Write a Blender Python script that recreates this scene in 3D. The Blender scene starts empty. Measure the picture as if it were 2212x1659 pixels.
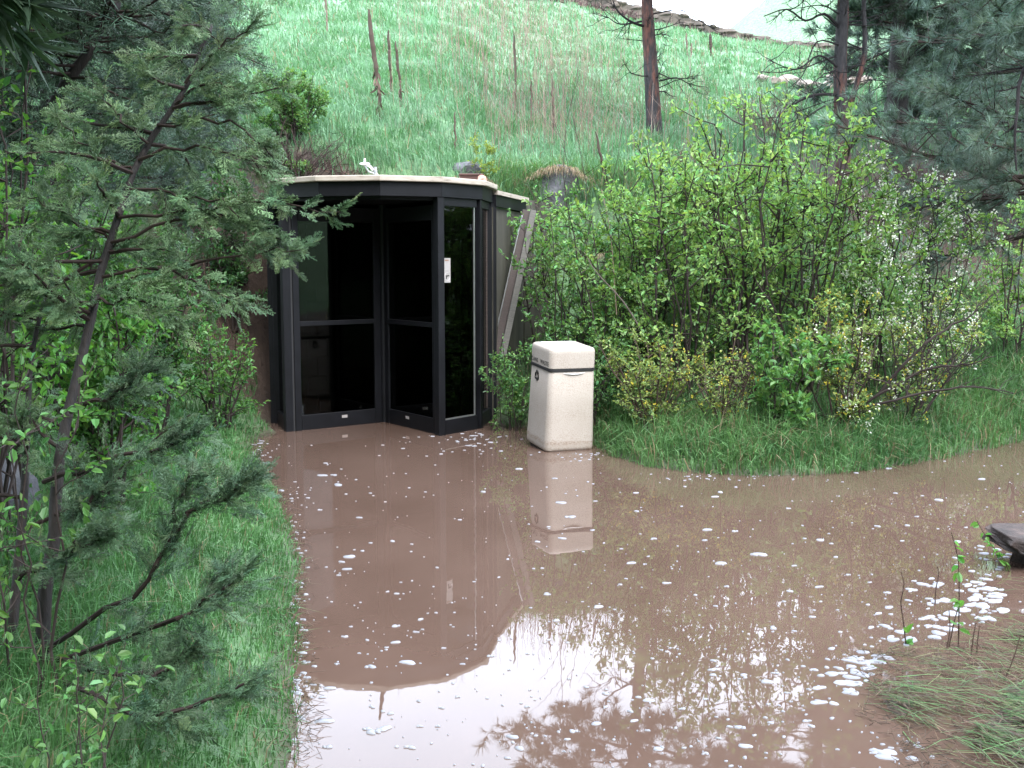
import bpy, math, random
import numpy as np
from mathutils import Vector, Matrix

rng = np.random.default_rng(7)
random.seed(7)
R = math.radians
sc = bpy.context.scene
col = sc.collection

# ------------------------------------------------------------------ camera, sky, sun, exposure
CAM_Z, PITCH, LENS = 1.62, R(6.6), 37.5
cam_d = bpy.data.cameras.new('camera')
cam_d.lens = LENS; cam_d.sensor_width = 36; cam_d.clip_start = 0.05; cam_d.clip_end = 600
cam = bpy.data.objects.new('camera', cam_d)
cam.location = (0, 0, CAM_Z); cam.rotation_euler = (R(90) - PITCH, 0, 0)
col.objects.link(cam); sc.camera = cam

SUN_EL, SUN_AZ = R(52), R(155)          # azimuth clockwise from +Y: behind the camera, a little to the right
world = bpy.data.worlds.new('World'); sc.world = world; world.use_nodes = True
wn = world.node_tree.nodes; wl = world.node_tree.links; wn.clear()
sky = wn.new('ShaderNodeTexSky'); sky.sky_type = 'NISHITA'; sky.sun_disc = False
sky.sun_elevation = SUN_EL; sky.sun_rotation = SUN_AZ
sky.air_density = 1.0; sky.dust_density = 6.0; sky.ozone_density = 1.0
ov = wn.new('ShaderNodeMix'); ov.data_type = 'RGBA'; ov.inputs[0].default_value = 0.82
ov.inputs[7].default_value = (14.5, 16.2, 19.2, 1)          # even cloud cover, overcast morning
bg = wn.new('ShaderNodeBackground'); bg.inputs[1].default_value = 0.13
wo = wn.new('ShaderNodeOutputWorld')
wl.new(sky.outputs[0], ov.inputs[6]); wl.new(ov.outputs[2], bg.inputs[0]); wl.new(bg.outputs[0], wo.inputs[0])

sun_d = bpy.data.lights.new('sun', 'SUN'); sun_d.energy = 1.5; sun_d.angle = R(28); sun_d.color = (1, 0.97, 0.92)
sun = bpy.data.objects.new('sun', sun_d); col.objects.link(sun)
sdir = Vector((math.sin(SUN_AZ) * math.cos(SUN_EL), math.cos(SUN_AZ) * math.cos(SUN_EL), math.sin(SUN_EL)))
sun.rotation_euler = sdir.to_track_quat('Z', 'Y').to_euler()

sc.view_settings.view_transform = 'Standard'; sc.view_settings.look = 'None'
sc.view_settings.exposure = 1.66; sc.view_settings.gamma = 1
sc.render.engine = 'CYCLES'
sc.cycles.max_bounces = 8; sc.cycles.transparent_max_bounces = 12
sc.cycles.use_denoising = True

# ------------------------------------------------------------------ picture -> place (photo measured on a 2212 x 1659 grid)
FPX = LENS / 36 * 2212
def ray(x, y):
    rx = (x - 1106) / FPX; ry = -(y - 829.5) / FPX
    c, s = math.cos(PITCH), math.sin(PITCH)
    return np.array([rx, c + s * ry, -s + c * ry])
def at(x, y, D):
    d = ray(x, y); return np.array([0, 0, CAM_Z]) + d * (D / d[1])
def flat(x, y, z=0.0):
    d = ray(x, y); t = (z - CAM_Z) / d[2]; return np.array([0, 0, CAM_Z]) + d * t

# ------------------------------------------------------------------ mesh helpers
def nrm(v):
    return v / np.maximum(np.linalg.norm(v, axis=-1, keepdims=True), 1e-9)

class Mb:
    """collects vertices and faces (numpy) with one tint per vertex"""
    def __init__(s): s.v = []; s.f = []; s.c = []; s.n = 0
    def add(s, v, f, c=(1, 1, 1)):
        v = np.asarray(v, float).reshape(-1, 3); c = np.asarray(c, float)
        if c.ndim == 1: c = np.broadcast_to(c, (len(v), 3))
        s.v.append(v); s.c.append(c)
        for fa in (f if isinstance(f, list) else [f]):
            s.f.append(np.asarray(fa, int) + s.n)
        s.n += len(v)
    def build(s, name, mat, parent=None, smooth=False, tint=True, off=None):
        v = np.concatenate(s.v)
        if off is not None: v = v - np.asarray(off)
        c = np.concatenate(s.c)
        m = bpy.data.meshes.new(name)
        m.vertices.add(len(v)); m.vertices.foreach_set('co', v.astype(np.float32).ravel())
        tot = np.concatenate([np.full(len(f), f.shape[1]) for f in s.f])
        idx = np.concatenate([f.ravel() for f in s.f])
        m.loops.add(len(idx)); m.loops.foreach_set('vertex_index', idx.astype(np.int32))
        m.polygons.add(len(tot))
        st = np.concatenate([[0], np.cumsum(tot)[:-1]])
        m.polygons.foreach_set('loop_start', st.astype(np.int32))
        m.update(calc_edges=True)
        m.polygons.foreach_set('use_smooth', np.full(len(tot), bool(smooth)))
        if tint:
            a = m.color_attributes.new('tint', 'FLOAT_COLOR', 'POINT')
            a.data.foreach_set('color', np.concatenate([c, np.ones((len(c), 1))], 1).astype(np.float32).ravel())
        m.materials.append(mat)
        o = bpy.data.objects.new(name, m); col.objects.link(o)
        if parent is not None: o.parent = parent
        return o

def tag(o, label=None, cat=None, group=None, kind=None):
    if label: o['label'] = label
    if cat: o['category'] = cat
    if group: o['group'] = group
    if kind: o['kind'] = kind
    return o
def empty(name, loc, rz=0, label=None, cat=None, group=None):
    o = bpy.data.objects.new(name, None); col.objects.link(o)
    o.location = loc; o.rotation_euler = (0, 0, rz); o.empty_display_size = .1
    return tag(o, label, cat, group)

def tube(mb, pts, rad, sides=6, c=(1, 1, 1), cap=True):
    pts = np.asarray(pts, float); n = len(pts); rad = np.broadcast_to(np.asarray(rad, float), (n,))
    t = np.gradient(pts, axis=0); t = nrm(t)
    ref = np.array([0.31, 0.77, 0.12]) if abs(t[:, 2]).mean() > .6 else np.array([.12, .2, .97])
    a = nrm(np.cross(t, ref)); b = np.cross(t, a)
    ang = np.arange(sides) * 2 * math.pi / sides
    v = pts[:, None] + rad[:, None, None] * (np.cos(ang)[None, :, None] * a[:, None] + np.sin(ang)[None, :, None] * b[:, None])
    i = np.arange(n - 1)[:, None] * sides; j = np.arange(sides)[None]; k = (j + 1) % sides
    f = np.stack([i + j, i + k, i + sides + k, i + sides + j], -1).reshape(-1, 4)
    fs = [f]
    if cap and sides >= 3:
        fs.append(np.arange(sides)[None, ::-1]); fs.append(((n - 1) * sides + np.arange(sides))[None])
    mb.add(v.reshape(-1, 3), fs, c)
    return v

def sticks(mb, p0, p1, r0, r1, c=(1, 1, 1)):
    """many straight three-sided twigs at once"""
    p0 = np.asarray(p0, float); p1 = np.asarray(p1, float); n = len(p0)
    if n == 0: return
    t = nrm(p1 - p0); ref = nrm(np.array([.3, .5, .81])); a = nrm(np.cross(t, ref)); b = np.cross(t, a)
    ang = np.arange(3) * 2 * math.pi / 3
    ring = np.cos(ang)[None, :, None] * a[:, None] + np.sin(ang)[None, :, None] * b[:, None]
    r0 = np.broadcast_to(np.asarray(r0, float), (n,)); r1 = np.broadcast_to(np.asarray(r1, float), (n,))
    v = np.concatenate([p0[:, None] + ring * r0[:, None, None], p1[:, None] + ring * r1[:, None, None]], 1)
    q = np.array([[0, 1, 4, 3], [1, 2, 5, 4], [2, 0, 3, 5]])
    f = (np.arange(n)[:, None, None] * 6 + q[None]).reshape(-1, 4)
    c = np.asarray(c, float)
    if c.ndim == 2: c = np.repeat(c, 6, 0)
    mb.add(v.reshape(-1, 3), f, c)

def leaves(mb, p, d, up, ln, wd, c, fold=.12, droop=.12):
    """folded, pointed-oval leaves: two quads each"""
    n = len(p)
    if n == 0: return
    d = nrm(d); u = nrm(up - (up * d).sum(1, keepdims=True) * d); s = np.cross(d, u)
    T = np.array([[0, 0, 0], [.3, .46, fold], [.72, .36, fold * .6], [1, 0, -droop], [.72, -.36, fold * .6], [.3, -.46, fold]])
    ln = np.broadcast_to(ln, (n,)); wd = np.broadcast_to(wd, (n,))
    v = p[:, None] + ln[:, None, None] * T[None, :, 0, None] * d[:, None] + wd[:, None, None] * T[None, :, 1, None] * s[:, None] \
        + ln[:, None, None] * T[None, :, 2, None] * u[:, None]
    q = np.array([[0, 3, 2, 1], [0, 5, 4, 3]])
    f = (np.arange(n)[:, None, None] * 6 + q[None]).reshape(-1, 4)
    mb.add(v.reshape(-1, 3), f, np.repeat(np.broadcast_to(c, (n, 3)), 6, 0))

def blades(mb, p, h, w, lean, c, curl=.5, face=None):
    """grass blades: a quad and a pointed triangle; lean (n,3) horizontal offset of the tip as a share of h"""
    n = len(p)
    h = np.broadcast_to(h, (n,)); w = np.broadcast_to(w, (n,))
    az = rng.uniform(0, 2 * math.pi, n) if face is None else face
    s = np.stack([np.cos(az), np.sin(az), np.zeros(n)], 1)
    up = np.zeros((n, 3)); up[:, 2] = 1
    m = p + h[:, None] * (.55 * up + lean * (.55 * (1 - curl)))
    tip_z = np.clip(1 - .45 * np.linalg.norm(lean, axis=1), .1, 1)
    t = p + h[:, None] * (up * tip_z[:, None] + lean)
    hw = (w / 2)[:, None] * s
    v = np.stack([p - hw, p + hw, m + hw * .85, m - hw * .85, t], 1).reshape(-1, 3)
    b = np.arange(n)[:, None] * 5
    c = np.broadcast_to(c, (n, 3))
    cc = np.stack([c, c, c, c, c * 1.06], 1).reshape(-1, 3)
    mb.add(v, [b + np.array([[0, 1, 2, 3]]), b + np.array([[3, 2, 4]])], cc)

def scatter(mb, TV, TF, p, d, up, s, c):
    """copies of a template whose length lies along local x, flat side z"""
    n = len(p)
    if n == 0: return
    d = nrm(d); u = nrm(up - (up * d).sum(1, keepdims=True) * d); y = np.cross(u, d)
    s = np.broadcast_to(s, (n,))
    v = p[:, None] + s[:, None, None] * (TV[None, :, 0, None] * d[:, None] + TV[None, :, 1, None] * y[:, None] + TV[None, :, 2, None] * u[:, None])
    V = len(TV)
    f = (np.arange(n)[:, None, None] * V + TF[None]).reshape(-1, TF.shape[1])
    mb.add(v.reshape(-1, 3), f, np.repeat(np.broadcast_to(c, (n, 3)), V, 0))

def box(mb, c, s, rz=0, col_=(1, 1, 1), rot=None):
    x, y, z = s[0] / 2, s[1] / 2, s[2] / 2
    v = np.array([[-x, -y, -z], [x, -y, -z], [x, y, -z], [-x, y, -z], [-x, -y, z], [x, -y, z], [x, y, z], [-x, y, z]])
    if rot is not None: v = v @ np.array(rot).T
    elif rz:
        cs, sn = math.cos(rz), math.sin(rz); v = v @ np.array([[cs, sn, 0], [-sn, cs, 0], [0, 0, 1]])
    f = np.array([[0, 3, 2, 1], [4, 5, 6, 7], [0, 1, 5, 4], [1, 2, 6, 5], [2, 3, 7, 6], [3, 0, 4, 7]])
    mb.add(v + np.array(c), f, col_)
def box_obj(name, mat, parent, c, s, rz=0, bevel=0.0, rot=None):
    mb = Mb(); box(mb, c, s, rz, rot=rot); o = mb.build(name, mat, parent, tint=False)
    if bevel:
        b = o.modifiers.new('bevel', 'BEVEL'); b.width = bevel; b.segments = 2; b.limit_method = 'ANGLE'
    return o

def wob(x, y, s=1.0, ph=0.0):
    """cheap smooth noise in -1..1"""
    x = np.asarray(x) * s; y = np.asarray(y) * s
    return (np.sin(1.3 * x + 2.1 * y + ph) + np.sin(2.7 * x - 1.7 * y + 1.3 + ph * 2) + np.sin(-3.9 * x - 3.1 * y + 4.1 + ph) * .7
            + np.sin(5.3 * x - 6.1 * y + .6 + ph * 3) * .5) / 3.2

# ------------------------------------------------------------------ materials
def mat_new(name):
    m = bpy.data.materials.new(name); m.use_nodes = True
    n = m.node_tree.nodes; return m, n, m.node_tree.links, n['Principled BSDF'], n['Material Output']
def ramp(n, l, src, stops):
    r = n.new('ShaderNodeValToRGB'); e = r.color_ramp.elements
    while len(e) < len(stops): e.new(.5)
    for k, (p, c) in enumerate(stops): e[k].position = p; e[k].color = (*c, 1)
    l.new(src, r.inputs[0]); return r.outputs[0]
def noise(n, l, scale, detail=4, vec=None, rough=.55):
    t = n.new('ShaderNodeTexNoise'); t.inputs['Scale'].default_value = scale; t.inputs['Detail'].default_value = detail
    t.inputs['Roughness'].default_value = rough
    if vec is not None: l.new(vec, t.inputs['Vector'])
    return t.outputs['Fac']
def pos(n, l, scale=(1, 1, 1)):
    g = n.new('ShaderNodeNewGeometry'); mp = n.new('ShaderNodeMapping'); mp.inputs['Scale'].default_value = scale
    l.new(g.outputs['Position'], mp.inputs['Vector']); return mp.outputs[0]
def objco(n, l, scale=(1, 1, 1)):
    g = n.new('ShaderNodeTexCoord'); mp = n.new('ShaderNodeMapping'); mp.inputs['Scale'].default_value = scale
    l.new(g.outputs['Object'], mp.inputs['Vector']); return mp.outputs[0]
def bump(n, l, h, p, strength=.3, dist=.01):
    b = n.new('ShaderNodeBump'); b.inputs['Strength'].default_value = strength; b.inputs['Distance'].default_value = dist
    l.new(h, b.inputs['Height']); l.new(b.outputs[0], p.inputs['Normal']); return b
def foliage(name, rough=.5, trans=.3, spec=.4, ttint=(1.15, 1.2, .6)):
    m, n, l, p, out = mat_new(name)
    a = n.new('ShaderNodeAttribute'); a.attribute_name = 'tint'
    l.new(a.outputs['Color'], p.inputs['Base Color'])
    p.inputs['Roughness'].default_value = rough; p.inputs['Specular IOR Level'].default_value = spec
    if trans > 0:
        t = n.new('ShaderNodeBsdfTranslucent'); mu = n.new('ShaderNodeMix'); mu.data_type = 'RGBA'; mu.blend_type = 'MULTIPLY'
        mu.inputs[0].default_value = 1; l.new(a.outputs['Color'], mu.inputs[6]); mu.inputs[7].default_value = (*ttint, 1)
        l.new(mu.outputs[2], t.inputs[0])
        mx = n.new('ShaderNodeMixShader'); mx.inputs[0].default_value = trans
        l.new(p.outputs[0], mx.inputs[1]); l.new(t.outputs[0], mx.inputs[2]); l.new(mx.outputs[0], out.inputs[0])
    return m
def plain(name, c, rough=.5, metal=0, var=.15, scale=20, bumps=0, spec=.5):
    m, n, l, p, out = mat_new(name)
    f = noise(n, l, scale, 5, objco(n, l))
    lo = tuple(max(0, x * (1 - var)) for x in c); hi = tuple(x * (1 + var) for x in c)
    l.new(ramp(n, l, f, [(.3, lo), (.7, hi)]), p.inputs['Base Color'])
    p.inputs['Roughness'].default_value = rough; p.inputs['Metallic'].default_value = metal
    p.inputs['Specular IOR Level'].default_value = spec
    if bumps: bump(n, l, f, p, bumps)
    return m

M = {}
M['leaf'] = foliage('leaf_green', .42, .45, .45)
M['grass'] = foliage('grass_blade', .5, .3, .4, (1.0, 1.15, .7))
M['needle'] = foliage('needle_green', .5, .2, .35)
M['twig'] = foliage('twig_bark', .8, 0, .25)
M['blossom'] = foliage('blossom_white', .7, .3, .2, (1, 1, 1))
M['black_metal'] = plain('black_anodised_metal', (.0055, .0058, .0075), .48, 0, .3, 6, 0, .22)
M['rubber'] = plain('black_rubber', (.012, .012, .013), .6)
M['steel'] = plain('dull_aluminium', (.55, .55, .56), .35, .9, .1)
M['white_paint'] = plain('white_paint', (.78, .79, .8), .4, 0, .05)
M['grey_paint'] = plain('galvanised_grey', (.36, .38, .4), .45, .4, .12)
M['rust_box'] = plain('brown_painted_steel', (.075, .035, .028), .55, .1, .3, 12)
M['ink'] = plain('black_print', (.015, .015, .015), .6)
M['ink_brown'] = plain('brown_print', (.22, .1, .05), .6)
M['ink_grey'] = plain('grey_print', (.42, .4, .4), .6)
M['paper'] = plain('off_white_sign_face', (.3, .28, .27), .5, 0, .06)
M['foam'] = foliage('foam_white', .7, 0, .3)

def mk_wood(name, a, b):
    m, n, l, p, out = mat_new(name)
    f = noise(n, l, 3, 8, objco(n, l, (2, 2, 26)), .7)
    l.new(ramp(n, l, f, [(.3, a), (.7, b)]), p.inputs['Base Color']); p.inputs['Roughness'].default_value = .75
    bump(n, l, f, p, .3, .004); return m
M['plank_grey'] = mk_wood('weathered_grey_wood', (.05, .047, .041), (.115, .107, .094))
M['plank_brown'] = mk_wood('dark_brown_wood', (.022, .015, .013), (.055, .038, .032))
def mk_roof_edge():
    m, n, l, p, out = mat_new('weathered_cream_roof_edge')
    f = noise(n, l, 6, 8, objco(n, l, (1, 1, 7)), .7)
    l.new(ramp(n, l, f, [(.28, (.12, .1, .08)), (.42, (.33, .285, .235)), (.7, (.48, .42, .36))]), p.inputs['Base Color'])
    p.inputs['Roughness'].default_value = .75; bump(n, l, f, p, .25, .004); return m
M['roof_edge'] = mk_roof_edge()
def mk_concrete():
    m, n, l, p, out = mat_new('stained_concrete')
    f = noise(n, l, 2.2, 8, pos(n, l, (1.6, 1.6, .5)), .62)
    l.new(ramp(n, l, f, [(.3, (.022, .021, .015)), (.55, (.052, .048, .035)), (.75, (.085, .078, .06))]), p.inputs['Base Color'])
    p.inputs['Roughness'].default_value = .85; bump(n, l, noise(n, l, 60, 4, pos(n, l)), p, .25, .004); return m
M['concrete'] = mk_concrete()
M['block'] = plain('dark_masonry_block', (.05, .046, .042), .9, 0, .3, 30, .4)
M['mortar'] = plain('dark_mortar', (.02, .02, .02), .9)
def mk_glass():
    m, n, l, p, out = mat_new('dark_tinted_glass')
    n.remove(p)
    tr = n.new('ShaderNodeBsdfTransparent'); tr.inputs[0].default_value = (.30, .33, .31, 1)
    gl = n.new('ShaderNodeBsdfGlossy'); gl.inputs[0].default_value = (1, 1, 1, 1); gl.inputs[1].default_value = .03
    lw = n.new('ShaderNodeLayerWeight'); pw = n.new('ShaderNodeMath'); pw.operation = 'POWER'; pw.inputs[1].default_value = 5; l.new(lw.outputs['Facing'], pw.inputs[0])
    fr = n.new('ShaderNodeMath'); fr.operation = 'MULTIPLY_ADD'; fr.inputs[1].default_value = .8; fr.inputs[2].default_value = .022; l.new(pw.outputs[0], fr.inputs[0])
    mx = n.new('ShaderNodeMixShader')
    l.new(fr.outputs[0], mx.inputs[0]); l.new(tr.outputs[0], mx.inputs[1]); l.new(gl.outputs[0], mx.inputs[2]); l.new(mx.outputs[0], out.inputs[0])
    return m
M['glass'] = mk_glass()
def mk_bin():
    m, n, l, p, out = mat_new('cream_speckled_aggregate')
    o = objco(n, l)
    f = noise(n, l, 160, 2, o); g = noise(n, l, 5, 5, o)
    c1 = ramp(n, l, f, [(.32, (.29, .25, .21)), (.46, (.385, .345, .305)), (.7, (.425, .38, .337))])
    c2 = ramp(n, l, g, [(.25, (.9, .88, .86)), (.7, (1, 1, 1))])
    mu = n.new('ShaderNodeMix'); mu.data_type = 'RGBA'; mu.blend_type = 'MULTIPLY'; mu.inputs[0].default_value = 1
    l.new(c1, mu.inputs[6]); l.new(c2, mu.inputs[7])
    # tide mark of mud and straw left by the water round the foot
    tc = n.new('ShaderNodeTexCoord'); sx = n.new('ShaderNodeSeparateXYZ'); l.new(tc.outputs['Object'], sx.inputs[0])
    nz = noise(n, l, 14, 6, objco(n, l, (1, 1, 2.5)), .7)
    ad = n.new('ShaderNodeMath'); ad.operation = 'MULTIPLY_ADD'; ad.inputs[1].default_value = .12; l.new(nz, ad.inputs[0]); l.new(sx.outputs[2], ad.inputs[2])
    msk = ramp(n, l, ad.outputs[0], [(.06, (1, 1, 1)), (.085, (.5, .5, .5)), (.13, (.12, .12, .12)), (.158, (.85, .85, .85)), (.172, (0, 0, 0))])
    spk = ramp(n, l, noise(n, l, 55, 3, objco(n, l, (1, 1, 2))), [(.45, (.3, .3, .3)), (.6, (1, 1, 1))])
    mm = n.new('ShaderNodeMix'); mm.data_type = 'RGBA'; mm.blend_type = 'MULTIPLY'; mm.inputs[0].default_value = 1; l.new(msk, mm.inputs[6]); l.new(spk, mm.inputs[7])
    mx = n.new('ShaderNodeMix'); mx.data_type = 'RGBA'; l.new(mm.outputs[2], mx.inputs[0]); l.new(mu.outputs[2], mx.inputs[6]); mx.inputs[7].default_value = (.2, .13, .085, 1)
    l.new(mx.outputs[2], p.inputs['Base Color']); p.inputs['Roughness'].default_value = .6; p.inputs['Specular IOR Level'].default_value = .3
    bump(n, l, f, p, .12, .003); return m
M['bin'] = mk_bin()
def mk_rock(name, a, b, c, scale=4):
    m, n, l, p, out = mat_new(name)
    f = noise(n, l, scale, 8, pos(n, l), .65)
    l.new(ramp(n, l, f, [(.3, a), (.5, b), (.72, c)]), p.inputs['Base Color']); p.inputs['Roughness'].default_value = .8
    bump(n, l, noise(n, l, scale * 8, 6, pos(n, l)), p, .5, .02); return m
M['rock_grey'] = mk_rock('grey_lichened_rock', (.03, .032, .037), (.065, .066, .075), (.15, .145, .145))
M['rock_brown'] = mk_rock('brown_wet_rock', (.012, .009, .008), (.035, .024, .021), (.09, .062, .052), 7)
M['rock_pink'] = mk_rock('pinkish_sandstone', (.3, .13, .09), (.45, .22, .17), (.55, .32, .26), 9)
M['rock_pale'] = mk_rock('pale_limestone', (.16, .12, .1), (.28, .23, .19), (.42, .37, .33), 2)
M['stone_wall'] = mk_rock('brown_wall_stone', (.03, .025, .02), (.065, .052, .04), (.12, .095, .072), 1.5)
def mk_burnt_bark():
    m, n, l, p, out = mat_new('charred_pine_bark')
    v = pos(n, l, (5, 5, .9)); f = noise(n, l, 1.0, 6, v, .62)
    cr = noise(n, l, 1, 6, pos(n, l, (26, 26, 7)), .6)
    a = ramp(n, l, cr, [(.38, (.008, .007, .008)), (.6, (.03, .026, .028))])
    b = ramp(n, l, cr, [(.36, (.02, .009, .008)), (.6, (.115, .042, .028))])
    mx = n.new('ShaderNodeMix'); mx.data_type = 'RGBA'
    l.new(ramp(n, l, f, [(.49, (0, 0, 0)), (.57, (1, 1, 1))]), mx.inputs[0]); l.new(a, mx.inputs[6]); l.new(b, mx.inputs[7])
    l.new(mx.outputs[2], p.inputs['Base Color']); p.inputs['Roughness'].default_value = .75
    bump(n, l, cr, p, .9, .03); return m
M['burnt'] = mk_burnt_bark()
def mk_bark():
    m, n, l, p, out = mat_new('wet_juniper_bark')
    f = noise(n, l, 1.2, 6, pos(n, l, (50, 50, 12)), .6)
    l.new(ramp(n, l, f, [(.3, (.004, .003, .003)), (.7, (.017, .0105, .009))]), p.inputs['Base Color']); p.inputs['Roughness'].default_value = .7
    bump(n, l, f, p, .7, .01); return m
M['bark'] = mk_bark()
def mk_water():
    m, n, l, p, out = mat_new('muddy_flood_water')
    f = noise(n, l, 1.1, 7, pos(n, l, (1, .6, 1)), .6)
    l.new(ramp(n, l, f, [(.3, (.073, .046, .0345)), (.7, (.1, .0655, .051))]), p.inputs['Base Color'])
    p.inputs['Roughness'].default_value = .012; p.inputs['IOR'].default_value = 1.45
    r1 = noise(n, l, 3.5, 3, pos(n, l, (1, .6, 1)))
    bump(n, l, r1, p, .03, .02); return m
M['water'] = mk_water()
def mk_ground():
    m, n, l, p, out = mat_new('wet_grassy_soil')
    a = n.new('ShaderNodeAttribute'); a.attribute_name = 'tint'
    f = noise(n, l, 5, 8, pos(n, l), .7)
    mu = n.new('ShaderNodeMix'); mu.data_type = 'RGBA'; mu.blend_type = 'MULTIPLY'; mu.inputs[0].default_value = 1
    l.new(a.outputs['Color'], mu.inputs[6]); l.new(ramp(n, l, f, [(.3, (.55, .5, .45)), (.7, (1.3, 1.3, 1.2))]), mu.inputs[7])
    l.new(mu.outputs[2], p.inputs['Base Color']); p.inputs['Roughness'].default_value = .85
    bump(n, l, noise(n, l, 25, 6, pos(n, l)), p, .6, .03); return m
M['ground'] = mk_ground()

# ------------------------------------------------------------------ terrain
DC = np.array([-1.285, 10.69, 0.0]); DR = 1.10              # revolving-door drum
shore_px = [(622, 1659), (640, 1560), (622, 1490), (636, 1400), (628, 1310), (642, 1220), (622, 1140), (594, 1070), (560, 1010), (538, 975), (552, 948), (598, 936)]
shore = [tuple(flat(*q)[:2]) for q in shore_px]
shore += [(-2.45, 10.5), (-2.2, 11.6), (-1.3, 11.9), (-.3, 11.5), (-.12, 10.45)]
shore += [tuple(flat(*q)[:2]) for q in [(1100, 921), (1150, 925), (1230, 930), (1290, 962), (1330, 985), (1400, 1008), (1500, 1020), (1620, 1027), (1750, 1026), (1850, 1016), (1950, 1003), (2050, 986), (2130, 968), (2212, 950)]]
shore += [(6.5, 10.2), (9, 10.8), (14, 11), (14, 8.5), (8, 7.4), (5, 6.3)]
shore += [tuple(flat(*q)[:2]) for q in [(2330, 1180), (2160, 1228), (2130, 1262), (2190, 1300), (2110, 1340), (2020, 1372), (1930, 1395), (1885, 1430), (1862, 1475), (1880, 1520), (1940, 1570), (1990, 1610), (2040, 1659)]]
shore += [(1.1, 2.9), (.9, 1.6), (.5, .9), (-.6, .8), (-.85, 1.8)]
shore = np.array(shore)
def sdist(x, y):
    """distance to the flood's edge: positive on land, negative on the water"""
    x = np.asarray(x, float); y = np.asarray(y, float); sh = x.shape; x = x.ravel(); y = y.ravel()
    best = np.full(x.shape, 1e9); ins = np.zeros(x.shape, bool)
    for a, b in zip(shore, np.roll(shore, -1, 0)):
        e = b - a; t = np.clip(((x - a[0]) * e[0] + (y - a[1]) * e[1]) / (e @ e), 0, 1)
        best = np.minimum(best, (x - a[0] - t * e[0]) ** 2 + (y - a[1] - t * e[1]) ** 2)
        cr = (a[1] > y) != (b[1] > y)
        with np.errstate(divide='ignore', invalid='ignore'):
            ins ^= cr & (x < (b[0] - a[0]) * (y - a[1]) / (b[1] - a[1] + 1e-12) + a[0])
    d = np.sqrt(best); d[ins] *= -1
    return d.reshape(sh)
HY = [9.4, 10.5, 11.2, 12.0, 12.5, 13, 14.5, 17, 22, 30, 40, 50, 62, 80]
HX = {-40: [1.2, 2.0, 2.5, 3.0, 3.4, 3.7, 4.4, 5.6, 8.0, 11.8, 16.4, 20.5, 21, 21],
      -6: [.35, 1.0, 1.6, 2.25, 2.5, 2.75, 3.2, 3.9, 5.4, 8.1, 11.6, 15.5, 15.8, 15],
      -3.2: [.0, .5, 1.4, 2.15, 2.4, 2.62, 3.05, 3.7, 5.2, 7.75, 11.0, 14.6, 14.9, 14],
      -1.0: [.0, .6, 1.5, 2.2, 2.36, 2.52, 2.92, 3.55, 5.0, 7.4, 10.5, 13.9, 14.1, 13],
      0.5: [0, .1, .45, 1.25, 1.8, 2.42, 2.85, 3.48, 4.88, 7.2, 10.2, 13.5, 13.7, 13],
      1.5: [0, .35, .8, 1.5, 1.95, 2.3, 2.78, 3.42, 4.8, 7.1, 10.1, 13.5, 13.7, 13],
      3: [0, .3, .6, 1.1, 1.4, 1.7, 2.4, 3.2, 4.6, 6.9, 9.9, 13.05, 13.3, 12],
      5: [0, .12, .28, .5, .7, .95, 1.7, 2.8, 4.2, 6.6, 9.6, 12.4, 12.6, 11],
      12: [0, 0, .1, .3, .45, .7, 1.4, 2.5, 4.0, 6.3, 8.8, 10.6, 10.6, 10],
      45: [0, 0, 0, .1, .2, .4, 1.0, 2.0, 3.2, 5, 7, 8.5, 8.6, 8]}
hxs = np.array(sorted(HX))
def terrain(x, y, d=None):
    x = np.asarray(x, float); y = np.asarray(y, float)
    if d is None: d = sdist(x, y)
    cols = np.stack([np.interp(y, HY, HX[k], left=None) for k in hxs], -1)
    i = np.clip(np.searchsorted(hxs, x) - 1, 0, len(hxs) - 2)
    t = np.clip((x - hxs[i]) / (hxs[i + 1] - hxs[i]), 0, 1)
    h = np.take_along_axis(cols, i[..., None], -1)[..., 0] * (1 - t) + np.take_along_axis(cols, (i + 1)[..., None], -1)[..., 0] * t
    h = h * np.clip((y - 8.2) / 2.2, 0, 1) * np.clip(d / .8, 0, 1)
    dl = np.clip(d, 0, 5)
    left = np.clip((-x - .2) / .8, 0, 1)
    bank = .07 * (1 - np.exp(-dl / .1)) + (.05 + .13 * left) * np.clip(dl, 0, 3.5)
    near_r = (x > .3) & (y < 7.6)
    bank = np.where(near_r, .05 * wob(x, y, 2.3, 4) + .02 * wob(x, y, 7, 2) - .012 + .012 * dl, bank)
    behind = np.clip(-2.5 - y, 0, 22) * .42 + np.clip(-x - 9, 0, 20) * .2 * np.clip((14 - y) / 6, 0, 1)
    far = np.clip((np.hypot(x, y) - 11) / 10, 0, 1)
    lump = .05 * wob(x, y, 1.3) + .09 * far * wob(x + 1.7 * wob(x, y, .21), y + 2.1 * wob(y, x, .17), .45, 2) + .02 * wob(x, y, 4, 1)
    z = bank + h + behind + lump * np.clip(d / .6, 0, 1)
    z = np.where(d < 0, np.maximum(-.22, .55 * d) - .004, z)
    # the cut in front of the concrete side wall
    xw = np.interp(y, [10.8, 12.1, 12.75], [-.19, .13, .46]); t = np.clip((x - xw - .3) / .9, 0, 1); t = t * t * (3 - 2 * t)
    low = np.minimum(z, .04 + .22 * np.clip(y - 10.2, 0, 3))
    z = np.where((y > 10.2) & (y < 12.75) & (x > xw - .06) & (d > 0), low * (1 - t) + z * t, z)
    inside = np.hypot(x - DC[0], y - DC[1]) < 1.1
    return np.where(inside, -.12, z)

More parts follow.
